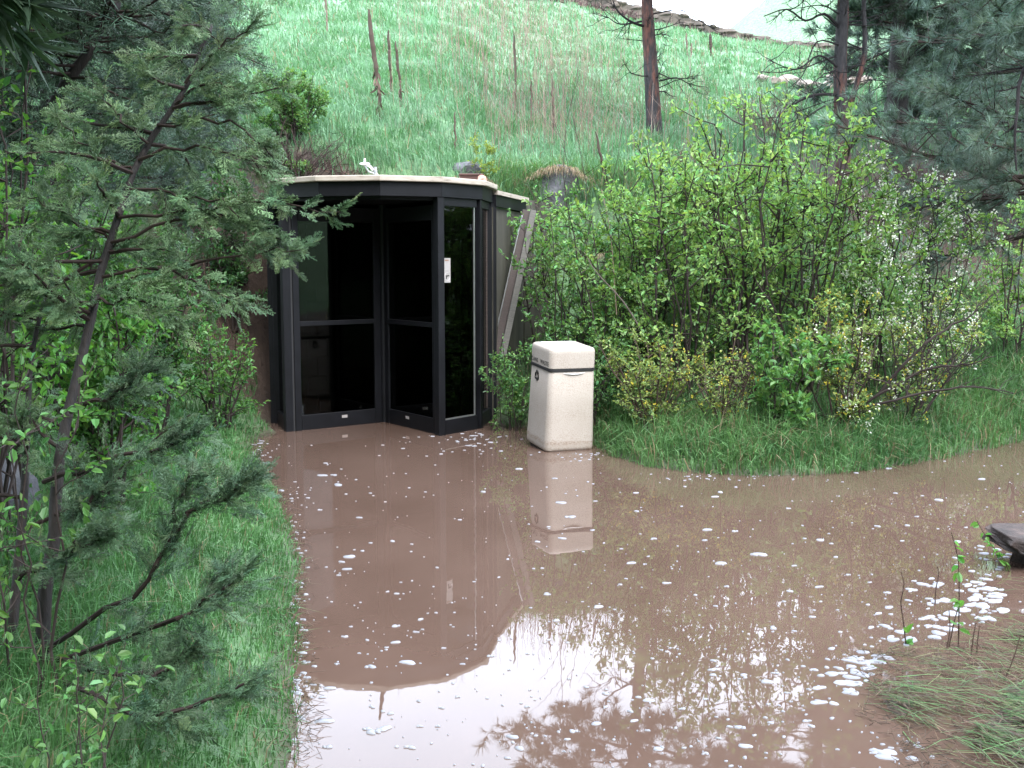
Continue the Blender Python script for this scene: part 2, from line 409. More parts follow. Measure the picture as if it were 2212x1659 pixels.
xs = np.concatenate([np.arange(-46, -8, 1.2), np.arange(-8, -5, .3), np.arange(-5, 6, .1), np.arange(6, 14, .3), np.arange(14, 61, 1.2)])
ys = np.concatenate([np.arange(-26, 0, 1.0), np.arange(0, 13.2, .1), np.arange(13.2, 20, .25), np.arange(20, 81, .7)])
X, Y = np.meshgrid(xs, ys); Dm = sdist(X, Y); Z = terrain(X, Y, Dm)
def litter_mask(x, y):
    """bare, leaf-littered slope under the pines on the right, and the brushy cut left of the door"""
    a = np.clip(1.4 - np.hypot((x - 7.2) / 3.2, (y - 16) / 3.8), 0, 1)
    b = np.clip(1.5 - np.hypot((x + 2.9) / .9, (y - 11.2) / 1.1), 0, 1)
    c = np.clip(1.45 - np.hypot((x + 2.55) / .85, (y - 12.35) / .62), 0, 1)
    return np.clip(np.maximum(np.maximum(a, b), c) * 1.6 + .25 * wob(x, y, 2.2), 0, 1)
lm = litter_mask(X, Y)
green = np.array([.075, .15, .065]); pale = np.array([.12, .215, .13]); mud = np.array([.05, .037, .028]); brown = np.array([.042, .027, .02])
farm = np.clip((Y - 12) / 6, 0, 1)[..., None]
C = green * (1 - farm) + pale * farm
C = C * (1 + .22 * wob(X, Y, .8)[..., None])
C = C * (1 - lm[..., None]) + brown * lm[..., None]
w = np.where((X > .3) & (Y < 7.6) & (Y > 0), 1, np.clip(1 - Dm / .1, 0, 1))[..., None]; C = C * (1 - w) + mud * w
ny, nx = X.shape
i, j = np.meshgrid(np.arange(ny - 1), np.arange(nx - 1), indexing='ij'); k = (i * nx + j).ravel()
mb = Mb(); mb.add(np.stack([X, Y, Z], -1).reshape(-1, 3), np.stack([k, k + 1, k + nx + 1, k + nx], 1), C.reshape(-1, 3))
ground = tag(mb.build('ground', M['ground'], smooth=True), kind='structure', label='grassy hillside and banks rising round the flooded path')

# far hill beyond the wall
mb = Mb(); fx = np.linspace(2, 130, 65); fy = np.linspace(66, 150, 43); FX, FY = np.meshgrid(fx, fy)
FZ = np.interp(FX, [2, 10, 15, 18, 22, 26, 34, 60, 130], [3, 6, 14, 20.6, 23.4, 25.5, 28, 31, 33]) * np.clip((FY - 60) / 34, 0, 1) + .8 * wob(FX, FY, .12)
k = (np.arange(42)[:, None] * 65 + np.arange(64)[None]).ravel()
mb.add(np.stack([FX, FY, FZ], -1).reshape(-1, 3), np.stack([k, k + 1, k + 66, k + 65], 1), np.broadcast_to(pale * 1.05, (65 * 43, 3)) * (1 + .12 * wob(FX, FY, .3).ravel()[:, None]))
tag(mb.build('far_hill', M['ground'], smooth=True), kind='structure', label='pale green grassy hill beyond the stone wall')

# water: one sheet; banks stand above it
mb = Mb(); wx = np.array([-3.6, 14.5]); mb.add([[-3.6, .3, 0], [14.5, .3, 0], [14.5, 12.1, 0], [-3.6, 12.1, 0]], np.array([[0, 1, 2, 3]]))
tag(mb.build('water', M['water'], tint=False), kind='structure', label='muddy brown flood water covering the path')

def rock(name, mat, c, s, seed, parent=None, rz=0, sub=3, rough=.16, flatb=-.5):
    import bmesh
    bm = bmesh.new(); bmesh.ops.create_icosphere(bm, subdivisions=sub, radius=1)
    r = np.random.default_rng(seed); dirs = nrm(r.normal(size=(11, 3))); offs = r.uniform(.5, .88, 11)
    for v in bm.verts:
        p = np.array(v.co); 
        for d_, o_ in zip(dirs, offs):
            e = p @ d_ - o_
            if e > 0: p = p - d_ * e * .97
        p *= 1 + rough * .25 * (wob(p[0] * 3 + seed, p[1] * 3, 1) + wob(p[2] * 5, p[0] * 4 + seed, 1.0) * .6)
        p[2] = max(p[2], flatb); v.co = p * np.array(s)
    me = bpy.data.meshes.new(name); bm.to_mesh(me); bm.free()
    for pl in me.polygons: pl.use_smooth = False
    me.materials.append(mat); o = bpy.data.objects.new(name, me); col.objects.link(o)
    o.location = c; o.rotation_euler = (0, 0, rz)
    if parent is not None: o.parent = parent
    return o

# ------------------------------------------------------------------ revolving door built into the hill
door = empty('revolving_door', DC, 0, 'black framed glass revolving door drum built into the hillside', 'revolving door')
def vp(a, r): return np.array([math.cos(R(a + 6)) * r, math.sin(R(a + 6)) * r])
def facet(name, mat, a0, a1, rin, rout, z0, z1, t0=0.0, t1=1.0, parent=door):
    o0, o1, i0, i1 = vp(a0, rout), vp(a1, rout), vp(a0, rin), vp(a1, rin)
    P = [o0 + (o1 - o0) * t0, o0 + (o1 - o0) * t1, i0 + (i1 - i0) * t1, i0 + (i1 - i0) * t0]
    v = [[*p, z0] for p in P] + [[*p, z1] for p in P]
    m_ = Mb(); m_.add(v, np.array([[3, 2, 1, 0], [4, 5, 6, 7], [0, 1, 5, 4], [1, 2, 6, 5], [2, 3, 7, 6], [3, 0, 4, 7]]))
    return m_.build(name, mat, parent, tint=False)
ZF0, ZF1, ZR = 2.195, 2.32, 2.372
for a in range(-210, 30, 30):
    facet('fascia_panel', M['black_metal'], a, a + 30, DR - .07, DR, ZF0, ZF1, .002, .998)
for a, wd, dp in ((-180, .05, .07), (-150, .06, .08), (-60, .07, .08), (-30, .045, .07), (0, .045, .07)):
    c = vp(a, DR - .012 - dp / 2)
    box_obj('post', M['black_metal'], door, (*c, (ZF0 - .2) / 2 - .002), (dp, wd, ZF0 + .2), R(a + 6), .006)
# drum-side glazing: panes between the posts with rails and a bright bead
for a0 in (-60, -30, -180):
    facet('top_rail', M['black_metal'], a0, a0 + 30, DR - .075, DR - .025, 2.12, ZF0 - .003, .09, .91)
    facet('bottom_rail', M['black_metal'], a0, a0 + 30, DR - .08, DR - .02, -.12, .135, .09, .91)
    pn = facet('pane', M['glass'], a0, a0 + 30, DR - .056, DR - .048, .137, 2.118, .085, .915)
    if a0 == -60:
        facet('glazing_bead', M['steel'], a0, a0 + 30, DR - .046, DR - .036, .14, 2.117, .865, .885)
        facet('sill_bead', M['steel'], a0, a0 + 30, DR - .046, DR - .036, .1365, .148, .1, .86)
    if a0 == -30:
        facet('glazing_bead', M['plank_brown'], a0, a0 + 30, DR - .046, DR - .034, .14, 2.117, .74, .78)
facet('stop_strip', M['steel'], -180, -150, DR - .02, DR - .012, .1, ZF0 - .01, .905, .915)
# back of the drum: mortar wall faced with dark blocks
for a0 in range(0, 180, 30):
    facet('back_wall', M['mortar'] if 20 < a0 < 140 else M['black_metal'], a0, a0 + 30, DR - .02, DR + .035, -.2, ZF0 - .004)
    for r_ in range(11):
        z0 = .0 + r_ * .2
        cuts = [0.0, .5, 1.0] if r_ % 2 == 0 else [0.0, .25, .75, 1.0]
        for u0, u1 in zip(cuts[:-1], cuts[1:]):
            facet('block', M['block'], a0, a0 + 30, DR - .055 + random.uniform(-.004, .004), DR - .021, z0 + .006, min(z0 + .194, ZF0 - .01), u0 + .012, u1 - .012)
# ceiling and roof slab
def ngon(name, mat, pts, z0, z1, parent):
    n = len(pts); v = [[*p, z0] for p in pts] + [[*p, z1] for p in pts]
    m_ = Mb(); i_ = np.arange(n)
    m_.add(v, [np.arange(n)[None, ::-1], np.arange(n, 2 * n)[None], np.stack([i_, (i_ + 1) % n, (i_ + 1) % n + n, i_ + n], 1)])
    return m_.build(name, mat, parent, tint=False)
ngon('ceiling', M['black_metal'], [vp(a, DR - .074) for a in range(0, 360, 30)], ZF0 - .03, ZF0 + .1, door)
rs = ngon('roof_slab', M['roof_edge'], [vp(a, DR + .045) for a in range(0, 360, 30)], ZF1 + .002, ZR, door)
b = rs.modifiers.new('bevel', 'BEVEL'); b.width = .008; b.segments = 2
WA, WB, WC = np.array([-.19, 10.80]) - DC[:2], np.array([.13, 12.1]) - DC[:2], np.array([.46, 12.75]) - DC[:2]
ngon('rear_roof', M['roof_edge'], [tuple(WA + (.05, 0)), tuple(WB + (.06, 0)), (.4, 2.2), (-1.6, 1.9), (-1.2, .6), (0, .9)], ZF1 - .045, ZF1 - .003, door)
def slab(name, mat, a, b_, th, z0, z1, parent):
    d_ = (b_ - a) / np.linalg.norm(b_ - a); n_ = np.array([-d_[1], d_[0]]) * th
    return ngon(name, mat, [tuple(a), tuple(b_), tuple(b_ + n_), tuple(a + n_)], z0, z1, parent)
slab('side_fascia', M['black_metal'], WA + (.03, 0), WB + (.03, 0), .05, ZF1 - .16, ZF1 - .048, door)
slab('side_wall', M['concrete'], WA, WB, .2, -.3, ZF1 - .17, door)
slab('side_wall', M['concrete'], WB + (.012, .01), WC, .2, -.3, ZF1 - .02, door)
# wings turning on a centre shaft
m_ = Mb(); tube(m_, [(0, 0, -.12), (0, 0, ZF0 - .032)], [.045, .045], 14); m_.build('shaft', M['black_metal'], door, tint=False)
for wi, wa in enumerate((-143, -53, 37, 127)):
    wing = empty('door_wing', (0, 0, 0), R(wa)); wing.parent = door
    def wbox(name, mat, r0, r1, z0, z1, th=.045, y=0, par=wing, bv=.004):
        return box_obj(name, mat, par, ((r0 + r1) / 2, y, (z0 + z1) / 2), (r1 - r0, th, z1 - z0), 0, bv)
    wbox('stile', M['black_metal'], .05, .12, -.06, 2.13); wbox('stile', M['black_metal'], .925, .99, -.06, 2.13)
    wbox('top_rail', M['black_metal'], .121, .924, 1.99, 2.128, .043); wbox('middle_rail', M['black_metal'], .121, .924, 1.0, 1.045, .05)
    wbox('bottom_rail', M['black_metal'], .121, .924, -.05, .145, .043)
    wbox('pane', M['glass'], .121, .924, .146, .999, .008, bv=0); wbox('pane', M['glass'], .121, .924, 1.046, 1.989, .008, bv=0)
    wbox('seal', M['rubber'], .991, 1.012, -.05, 2.12, .02, bv=0)
    side = 1 if wi == 0 else -1
    wbox('sticker', M['paper'], .44, .50, .085, .112, .003, side * .0235, bv=0)
    wbox('sweep', M['rubber'], .121, .97, -.09, -.051, .03, bv=0)
# notice on the first side pane: no firearms, drawn as ring, bar and pistol outline
fm = (vp(-60, DR - .044) + vp(-30, DR - .044)) / 2; fd = (vp(-30, DR) - vp(-60, DR)); fd /= np.linalg.norm(fd)
fo = vp(-60, DR - .044) + fd * .052
sign = empty('notice_sign', (DC[0] + fo[0], DC[1] + fo[1], 1.42), R(51), 'narrow off-white notice with circled pistol symbol stuck on the side pane of the drum', 'sign')
box_obj('board', M['paper'], sign, (.045, -.004, .11), (.09, .004, .225), 0)
box_obj('heading', M['ink_brown'], sign, (.038, -.0068, .203), (.05, .001, .009), 0)
for q in range(7):
    box_obj('text_line', M['ink_grey'], sign, (.04 + (q % 2) * .002, -.0068, .186 - q * .011), (.062 - (q % 3) * .004, .001, .0035), 0)
def flat_poly(name, mat, pts, parent, M4, th=.0015):
    n = len(pts); v = [[p[0], p[1], 0] for p in pts] + [[p[0], p[1], th] for p in pts]; i_ = np.arange(n); m_ = Mb()
    m_.add(v, [np.arange(n)[None, ::-1], np.arange(n, 2 * n)[None], np.stack([i_, (i_ + 1) % n, (i_ + 1) % n + n, i_ + n], 1)])
    o = m_.build(name, mat, parent, tint=False); o.matrix_local = M4; return o
front = Matrix.Translation((.045, -.0062, .052)) @ Matrix.Rotation(R(90), 4, 'X')
m_ = Mb(); t_ = np.linspace(0, 2 * math.pi, 33)
tube(m_, np.stack([.036 * np.cos(t_), .036 * np.sin(t_), np.zeros(33)], 1), .0028, 5, cap=False)
o = m_.build('ring', M['ink_grey'], sign, tint=False); o.matrix_local = front
flat_poly('pistol', M['ink'], [(-.02, .012), (.026, .015), (.026, .006), (-.004, .001), (-.008, -.022), (-.02, -.02), (-.016, -.002)], sign, front)

# planks leaning against the side wall
def plank(name, mat, top, bot, w, th, label):
    top = np.array(top); bot = np.array(bot); L_ = np.linalg.norm(top - bot); z_ = (top - bot) / L_
    x_ = nrm(np.cross([.15, -1, 0], z_)); y_ = np.cross(z_, x_)
    m_ = Mb(); box(m_, (0, 0, L_ / 2), (w, th, L_)); o = m_.build(name, mat, None, tint=False)
    o.matrix_world = Matrix(((x_[0], y_[0], z_[0], bot[0]), (x_[1], y_[1], z_[1], bot[1]), (x_[2], y_[2], z_[2], bot[2]), (0, 0, 0, 1)))
    bv = o.modifiers.new('bevel', 'BEVEL'); bv.width = .004; bv.segments = 2
    tag(o, label, 'plank'); return o
plank('leaning_plank', M['plank_brown'], at(1138, 455, 11.42), at(1068, 768, 10.92), .09, .035, 'dark brown plank leaning on the concrete wall, nearer the glass drum')
plank('leaning_plank', M['plank_grey'], at(1152, 455, 11.40), at(1086, 768, 10.88), .065, .04, 'pale grey weathered plank leaning beside the dark one, nearer the bushes')
m_ = Mb(); tube(m_, [at(1128, 465, 11.36), at(1062, 760, 10.9)], .007, 6); tag(m_.build('edge_highlight', M['steel'], None, tint=False), 'thin bright added rod leaning along the dark brown plank', 'highlight')  # bright strip stands in for light catching the brown plank's edge

# fixture, box and stones on the roof
fx0 = at(811, 384, 10.35); fx0[2] = ZR
fix = empty('roof_sensor', fx0, 0, 'white sensor arm on a short grey post standing on the roof', 'sensor')
m_ = Mb(); tube(m_, [(0, 0, 0), (0, 0, .135)], .014, 12); m_.build('post', M['grey_paint'], fix, smooth=False, tint=False)
m_ = Mb(); tube(m_, [(0, 0, .09), (0, 0, .106)], .019, 12); m_.build('clamp', M['grey_paint'], fix, tint=False)
m_ = Mb(); tube(m_, [(-.02, 0, .105), (-.05, 0, .14), (-.085, 0, .155)], [.012, .013, .012], 8); m_.build('arm', M['white_paint'], fix, tint=False)
m_ = Mb(); tube(m_, [(-.1, 0, .155), (-.1, 0, .163), (-.1, 0, .172)], [.03, .052, .045], 20); m_.build('disc', M['white_paint'], fix, tint=False)
m_ = Mb(); tube(m_, [(-.1, 0, .172), (-.1, 0, .215)], [.010, .009], 10); m_.build('cap', M['white_paint'], fix, tint=False)
m_ = Mb(); tt = np.linspace(0, 1, 9); tube(m_, np.stack([-.1 + .09 * tt ** .8, 0 * tt - .012, .15 - .08 * tt - .05 * np.sin(tt * 3.1) * (1 - tt)], 1), .007, 7); m_.build('conduit', M['grey_paint'], fix, tint=False)
box_obj('junction_box', M['white_paint'], fix, (-.063, -.02, .02), (.042, .03, .05), 0, .004)
m_ = Mb(); tube(m_, [(.014, 0, .085), (.03, -.005, .05), (.045, 0, 0)], .003, 5); m_.build('cable', M['white_paint'], fix, tint=False)
bx0 = at(1018, 384, 11.0); bx0[2] = ZR - .01
bxo = empty('steel_box', bx0, R(4), 'dark brown open steel box with a flanged lip on the roof', 'box')
m_ = Mb(); m_.add([[-.1, -.05, 0], [.1, -.05, 0], [.1, .06, 0], [-.1, .06, 0], [-.12, -.06, .12], [.12, -.06, .12], [.12, .08, .12], [-.12, .08, .12]],
                  np.array([[0, 3, 2, 1], [0, 1, 5, 4], [1, 2, 6, 5], [2, 3, 7, 6], [3, 0, 4, 7]])); m_.build('body', M['rust_box'], bxo, tint=False)
box_obj('lip', M['rust_box'], bxo, (0, -.06, .122), (.25, .022, .018), 0, .003); box_obj('lip', M['rust_box'], bxo, (0, .08, .122), (.25, .02, .018), 0, .003)
p_ = at(1040, 390, 10.7); tag(rock('stone', M['rock_pink'], (p_[0], p_[1], ZR + .03), (.055, .05, .06), 5), 'pinkish orange stone leaning against the brown steel box', 'stone')
p_ = at(1005, 390, 10.6); tag(rock('stone', M['rock_pink'], (p_[0], p_[1], ZR + .01), (.065, .04, .022), 8), 'flat pink stone lying in front of the brown steel box', 'stone')

# ------------------------------------------------------------------ litter bin, tipped a little by the water
BW, BL, BH = .425, .45, .905
fc = flat(1181, 981, -.02)
bin_ = empty('litter_bin', fc, 0, 'cream speckled litter bin marked CANS and WASTE tilting in the flood', 'litter bin')
bin_.rotation_mode = 'XYZ'
bin_.matrix_world = Matrix.Translation(fc) @ Matrix.Rotation(R(21), 4, 'Z') @ Matrix.Rotation(R(4.3), 4, 'X') @ Matrix.Rotation(R(.4), 4, 'Y')
def rrect(w, l, r, n=6):
    P = []
    for cx, cy, a0 in ((w / 2 - r, l / 2 - r, 0), (-w / 2 + r, l / 2 - r, 90), (-w / 2 + r, -l / 2 + r, 180), (w / 2 - r, -l / 2 + r, 270)):
        for q in range(n + 1):
            a = R(a0 + 90 * q / n); P.append((cx + r * math.cos(a), cy + r * math.sin(a)))
    return np.array(P)
def loft(name, mat, rings, parent, smooth=True):
    """rings: (z, grow) of the rounded rectangle"""
    m_ = Mb(); v = []; N = None
    for z, g in rings:
        p = rrect(BW + 2 * g, BL + 2 * g, max(.05 + g * .6, .01)); N = len(p)
        v.append(np.concatenate([p + (BW / 2, BL / 2), np.full((N, 1), z)], 1))
    k_ = len(rings); i_ = np.arange(k_ - 1)[:, None] * N; j_ = np.arange(N)[None]; jn = (j_ + 1) % N
    m_.add(np.concatenate(v), [np.stack([i_ + j_, i_ + jn, i_ + N + jn, i_ + N + j_], -1).reshape(-1, 4), np.arange(N)[None, ::-1], ((k_ - 1) * N + np.arange(N))[None]])
    o = m_.build(name, mat, parent, tint=False, smooth=smooth)
    e = o.modifiers.new('edges', 'EDGE_SPLIT'); e.split_angle = R(35); return o
loft('plinth', M['rubber'], [(-.25, -.012), (.018, -.012)], bin_)
loft('body', M['bin'], [(.02, .006), (.028, .014), (.05, .018), (.12, .016), (.4, .008), (.70, 0), (.708, -.004)], bin_)
loft('band', M['rubber'], [(.7085, .002), (.711, .007), (.730, .007), (.7315, .002)], bin_)
lid = loft('lid', M['bin'], [(.732, -.004), (.737, .002), (.86, .002), (.885, .0), (.898, -.006), (.904, -.016), (.906, -.03)], bin_)
for yy in (.125, .325):
    box_obj('sky_reflection', M['white_paint'], lid, (BW / 2, yy, .9075), (.3, .13, .006), 0, .003)  # pale slabs stand in for sky reflected in puddles on the lid
m_ = Mb(); tt = np.linspace(0, 1, 13)
tube(m_, np.stack([.12 + .2 * tt, -.008 + 0 * tt, .698 - .010 * np.sin(tt * math.pi)], 1), .005 * np.sin(tt * math.pi) + .001, 6); m_.build('bag_liner', M['white_paint'], bin_, tint=False)
lf = Matrix(((0, 0, -1, 0), (-1, 0, 0, 0), (0, 1, 0, 0), (0, 0, 0, 1)))       # text plane on the left face, read from outside
def lettering(txt, y_start, z, size, parent):
    cu = bpy.data.curves.new('lettering', 'FONT'); cu.body = txt; cu.size = size; cu.extrude = .0008; cu.space_character = 1.12
    tmp = bpy.data.objects.new('tmp', cu); col.objects.link(tmp); dg = bpy.context.evaluated_depsgraph_get()
    me = bpy.data.meshes.new_from_object(tmp.evaluated_get(dg)); bpy.data.objects.remove(tmp)
    me.materials.clear(); me.materials.append(M['ink'])
    o = bpy.data.objects.new('lettering', me); col.objects.link(o); o.parent = parent
    o.matrix_local = Matrix.Translation((-.0035, y_start, z)) @ lf; return o
lettering('CANS', .412, .752, .052, lid); lettering('WASTE', .212, .752, .052, lid)
# three chasing arrows
rec = empty('recycling_symbol', (0, 0, 0)); rec.parent = bin_; rec.matrix_local = Matrix.Translation((-.006, .27, .635)) @ lf
for q in range(3):
    a = R(90 + 120 * q); cs, sn = math.cos(a), math.sin(a)
    def ro(p): return (p[0] * cs - p[1] * sn, p[0] * sn + p[1] * cs)
    # one bent arrow along a corner of the triangle (pointing round the symbol)
    flat_poly('arrow', M['ink'], [ro(p) for p in ((.050, -.012), (.050, .010), (.030, .024), (.016, .034), (.020, .042), (-.012, .040), (.000, .012), (.005, .019), (.024, .006))], rec, Matrix.Identity(4))
    flat_poly('arrow', M['ink'], [ro(p) for p in ((.044, -.014), (.024, -.003), (.008, -.030), (.027, -.042))], rec, Matrix.Identity(4))

# ------------------------------------------------------------------ plants: generators
def rand_dir(n, up=0.0):
    v = rng.normal(size=(n, 3)); v[:, 2] += up; return nrm(v)
def gz(x, y): return float(terrain(np.array([x]), np.array([y]))[0])
def tints(base, n, var=.22, hue=.12):
    b = np.asarray(base, float)
    k_ = rng.lognormal(0, var, (n, 1)); h_ = rng.normal(0, hue, (n, 1))
    return np.clip(b * k_ * np.concatenate([1 + h_, np.ones((n, 1)), 1 - h_ * .7], 1), .004, .9)

def bend(p0, d0, L_, n=6, lift=.0, jit=.12):
    """a crooked twig path"""
    P = [np.array(p0, float)]; d = nrm(np.array(d0, float))
    for _ in range(n - 1):
        d = nrm(d + rng.normal(0, jit, 3) + np.array([0, 0, lift])); P.append(P[-1] + d * L_ / (n - 1))
    return np.array(P)

def shrub(name, x, y, H, spread, label, cat='shrub', group=None, nstem=8, nbr=7, leaf=.05, leaf_c=(.085, .19, .06), stem_c=(.035, .026, .024),
          dens=1.0, bare=.18, blossoms=0, blossom_c=(.75, .76, .66), bl_size=.016, lean=(0, 0), flowers=0, r0=.011, up=.55, bsec=None):
    z0 = gz(x, y) - .03
    root = empty(name, (x, y, z0), 0, label, cat, group)
    st = Mb(); lf_ = Mb(); T0 = []; T1 = []; LP = []; LD = []
    for s_ in range(nstem):
        az = 2 * math.pi * (s_ + rng.uniform(-.4, .4)) / nstem; o_ = spread * rng.uniform(.15, 1.0)
        h_ = H * rng.uniform(.8, 1.06) * (1 - .2 * (o_ / spread) ** 2)
        t = np.linspace(0, 1, 8)[:, None]
        end = np.array([math.cos(az) * o_ + lean[0] * h_, math.sin(az) * o_ + lean[1] * h_, h_])
        P = np.array([math.cos(az) * .06, math.sin(az) * .06, 0]) + end * np.concatenate([t ** 1.25, t ** 1.25, t], 1) + np.cumsum(rng.normal(0, .018 * H, (8, 3)) * [1, 1, .4], 0) * (t > 0)
        rr = r0 * rng.uniform(.7, 1.25); tube(st, P, np.linspace(rr, rr * .3, 8), 5, stem_c)
        nb = max(3, int(nbr * rng.uniform(.8, 1.2)))
        for b_ in range(nb):
            tt_ = rng.uniform(bare, 1.0); q = tt_ * 7; i_ = min(int(q), 6); p0 = P[i_] + (P[i_ + 1] - P[i_]) * (q - i_)
            a2 = rng.uniform(0, 2 * math.pi)
            d0 = np.array([math.cos(a2), math.sin(a2), rng.uniform(.05, .9)]); L_ = H * rng.uniform(.14, .30) * (1.15 - .5 * tt_)
            B = bend(p0, d0, L_, 5, up * .12, .2)
            tube(st, B, np.linspace(rr * .5, rr * .16, 5), 4, stem_c, cap=False)
            for k_ in range(int(6 * dens) + 2):
                u = rng.uniform(.15, 1); q = u * 4; i2 = min(int(q), 3); c0 = B[i2] + (B[i2 + 1] - B[i2]) * (q - i2)
                dd = nrm(nrm(B[i2 + 1] - B[i2]) * .7 + rng.normal(0, .6, 3) + np.array([0, 0, .3])); l_ = rng.uniform(.05, .14) * (.6 + H * .25)
                T0.append(c0); T1.append(c0 + dd * l_)
        T0.append(P[-2]); T1.append(P[-1] + [0, 0, .06 * H])
    T0 = np.array(T0); T1 = np.array(T1)
    sticks(st, T0, T1, r0 * .2, r0 * .1, stem_c)
    n = len(T0); per = max(2, int(round(6 * dens)))
    u = np.tile(np.linspace(.2, 1.0, per), n); a = np.repeat(T0, per, 0); b_ = np.repeat(T1, per, 0)
    LP = a + (b_ - a) * u[:, None]; ax = nrm(b_ - a)
    LD = nrm(ax * .5 + rng.normal(0, .6, LP.shape) + np.array([0, 0, -.05]))
    upv = nrm(np.array([0, 0, 1.0]) + rng.normal(0, .5, LP.shape))
    sz = leaf * rng.uniform(.55, 1.2, len(LP))
    if bsec is not None:
        keep = bsec(LP); LP, LD, upv, sz = LP[keep], LD[keep], upv[keep], sz[keep]
    leaves(lf_, LP, LD, upv, sz, sz * .56, tints(leaf_c, len(LP)))
    st.build('stems', M['twig'], root); fo = lf_.build('foliage', M['leaf'], root); fo['kind'] = 'stuff'
    if blossoms:
        bl = Mb(); ids = rng.choice(n, blossoms, replace=True)
        # blossom in drooping clusters of small flowers
        c0 = np.repeat(T1[ids], 9, 0) + rng.normal(0, 1, (blossoms * 9, 3)) * np.array([.02, .02, .038])
        leaves(bl, c0, rand_dir(len(c0)), rand_dir(len(c0), .8), bl_size, bl_size * 1.2, tints(blossom_c, len(c0), .08, .02), .2)
        bo = bl.build('blossom', M['blossom'], root); bo['kind'] = 'stuff'
    if flowers:
        bl = Mb(); ids = rng.choice(n, flowers, replace=True)
        c0 = np.repeat(T1[ids], 4, 0) + rng.normal(0, .014, (flowers * 4, 3))
        leaves(bl, c0, rand_dir(len(c0)), rand_dir(len(c0), .8), .02, .018, tints((.42, .36, .05), len(c0), .15, .05), .2)
        bo = bl.build('flowers', M['blossom'], root); bo['kind'] = 'stuff'
    return root

# juniper spray: flat feather of scale-leaved branchlets
def spray_template(fine=True, seed=1):
    r = np.random.default_rng(seed); segs = []
    segs.append(((0, 0, 0), (1, 0, .02), .013))
    n = 15 if fine else 8
    for k_ in range(n):
        t = .08 + .88 * k_ / (n - 1); side = 1 if k_ % 2 else -1
        L_ = (.42 * (1 - t) + .10) * r.uniform(.75, 1.2); an = r.uniform(.55, .95); dz = r.normal(0, .22)
        p0 = np.array([t, 0, .02 * t]); d = np.array([math.cos(an), side * math.sin(an), dz]); p1 = p0 + d * L_
        segs.append((p0, p1, .017))
        ns = int(5 if fine else 2)
        for q in range(ns):
            u = .25 + .7 * q / ns; s2 = 1 if q % 2 else -1; a2 = an * side + s2 * r.uniform(.5, .9)
            l2 = L_ * .42 * (1.1 - u) + .035; p2 = p0 + d * L_ * u
            segs.append((p2, p2 + np.array([math.cos(a2), math.sin(a2), dz + r.normal(0, .3)]) * l2, .015))
    V, F = [], []
    for p0, p1, rad in segs:
        p0 = np.array(p0, float); p1 = np.array(p1, float); t = nrm(p1 - p0); a = nrm(np.cross(t, [.1, .2, .97])); b_ = np.cross(t, a); k_ = len(V)
        for q in range(3):
            an = q * 2.0944; V.append(p0 + (p1 - p0) * .45 + rad * (math.cos(an) * a + math.sin(an) * b_))
        V.append(p0); V.append(p1)
        for q in range(3): F.append((k_ + q, k_ + (q + 1) % 3, k_ + 4)); F.append((k_ + (q + 1) % 3, k_ + q, k_ + 3))
    return np.array(V), np.array(F)
SPRAY = [spray_template(True, s_) for s_ in (1, 2, 3)]
SPRAY_C = [spray_template(False, s_) for s_ in (4, 5)]
def needle_template(n, seed, width=.02, spread=1.0):
    r = np.random.default_rng(seed); V, F = [], []
    for k_ in range(n):
        d = nrm(np.array([r.uniform(.1, 1.1), *(r.normal(0, .55 * spread, 2))])); o_ = np.array([r.uniform(-.25, .15), 0, 0]); s_ = nrm(np.cross(d, r.normal(size=3))) * width
        V += [o_ - s_, o_ + s_, o_ + d * r.uniform(.75, 1.05)]; F.append((3 * k_, 3 * k_ + 1, 3 * k_ + 2))
    return np.array(V), np.array(F)
TUFT = [needle_template(46, 3, .016), needle_template(46, 5, .016)]
TUFT_FAR = [needle_template(26, 9, .035), needle_template(26, 11, .035)]

def along(P, u):
    q = u * (len(P) - 1); i_ = np.minimum(q.astype(int), len(P) - 2); f_ = (q - i_)[:, None]
    return P[i_] + (P[i_ + 1] - P[i_]) * f_, nrm(P[i_ + 1] - P[i_])
def spline(P, n=14):
    """smooth path through given points"""
    P = np.asarray(P, float); k_ = len(P); out = []
    Q = np.concatenate([[2 * P[0] - P[1]], P, [2 * P[-1] - P[-2]]])
    for s_ in range(k_ - 1):
        p0, p1, p2, p3 = Q[s_:s_ + 4]
        for t in np.linspace(0, 1, max(2, n // (k_ - 1)), endpoint=False):
            out.append(.5 * ((2 * p1) + (-p0 + p2) * t + (2 * p0 - 5 * p1 + 4 * p2 - p3) * t * t + (-p0 + 3 * p1 - 3 * p2 + p3) * t ** 3))
    out.append(P[-1]); return np.array(out)

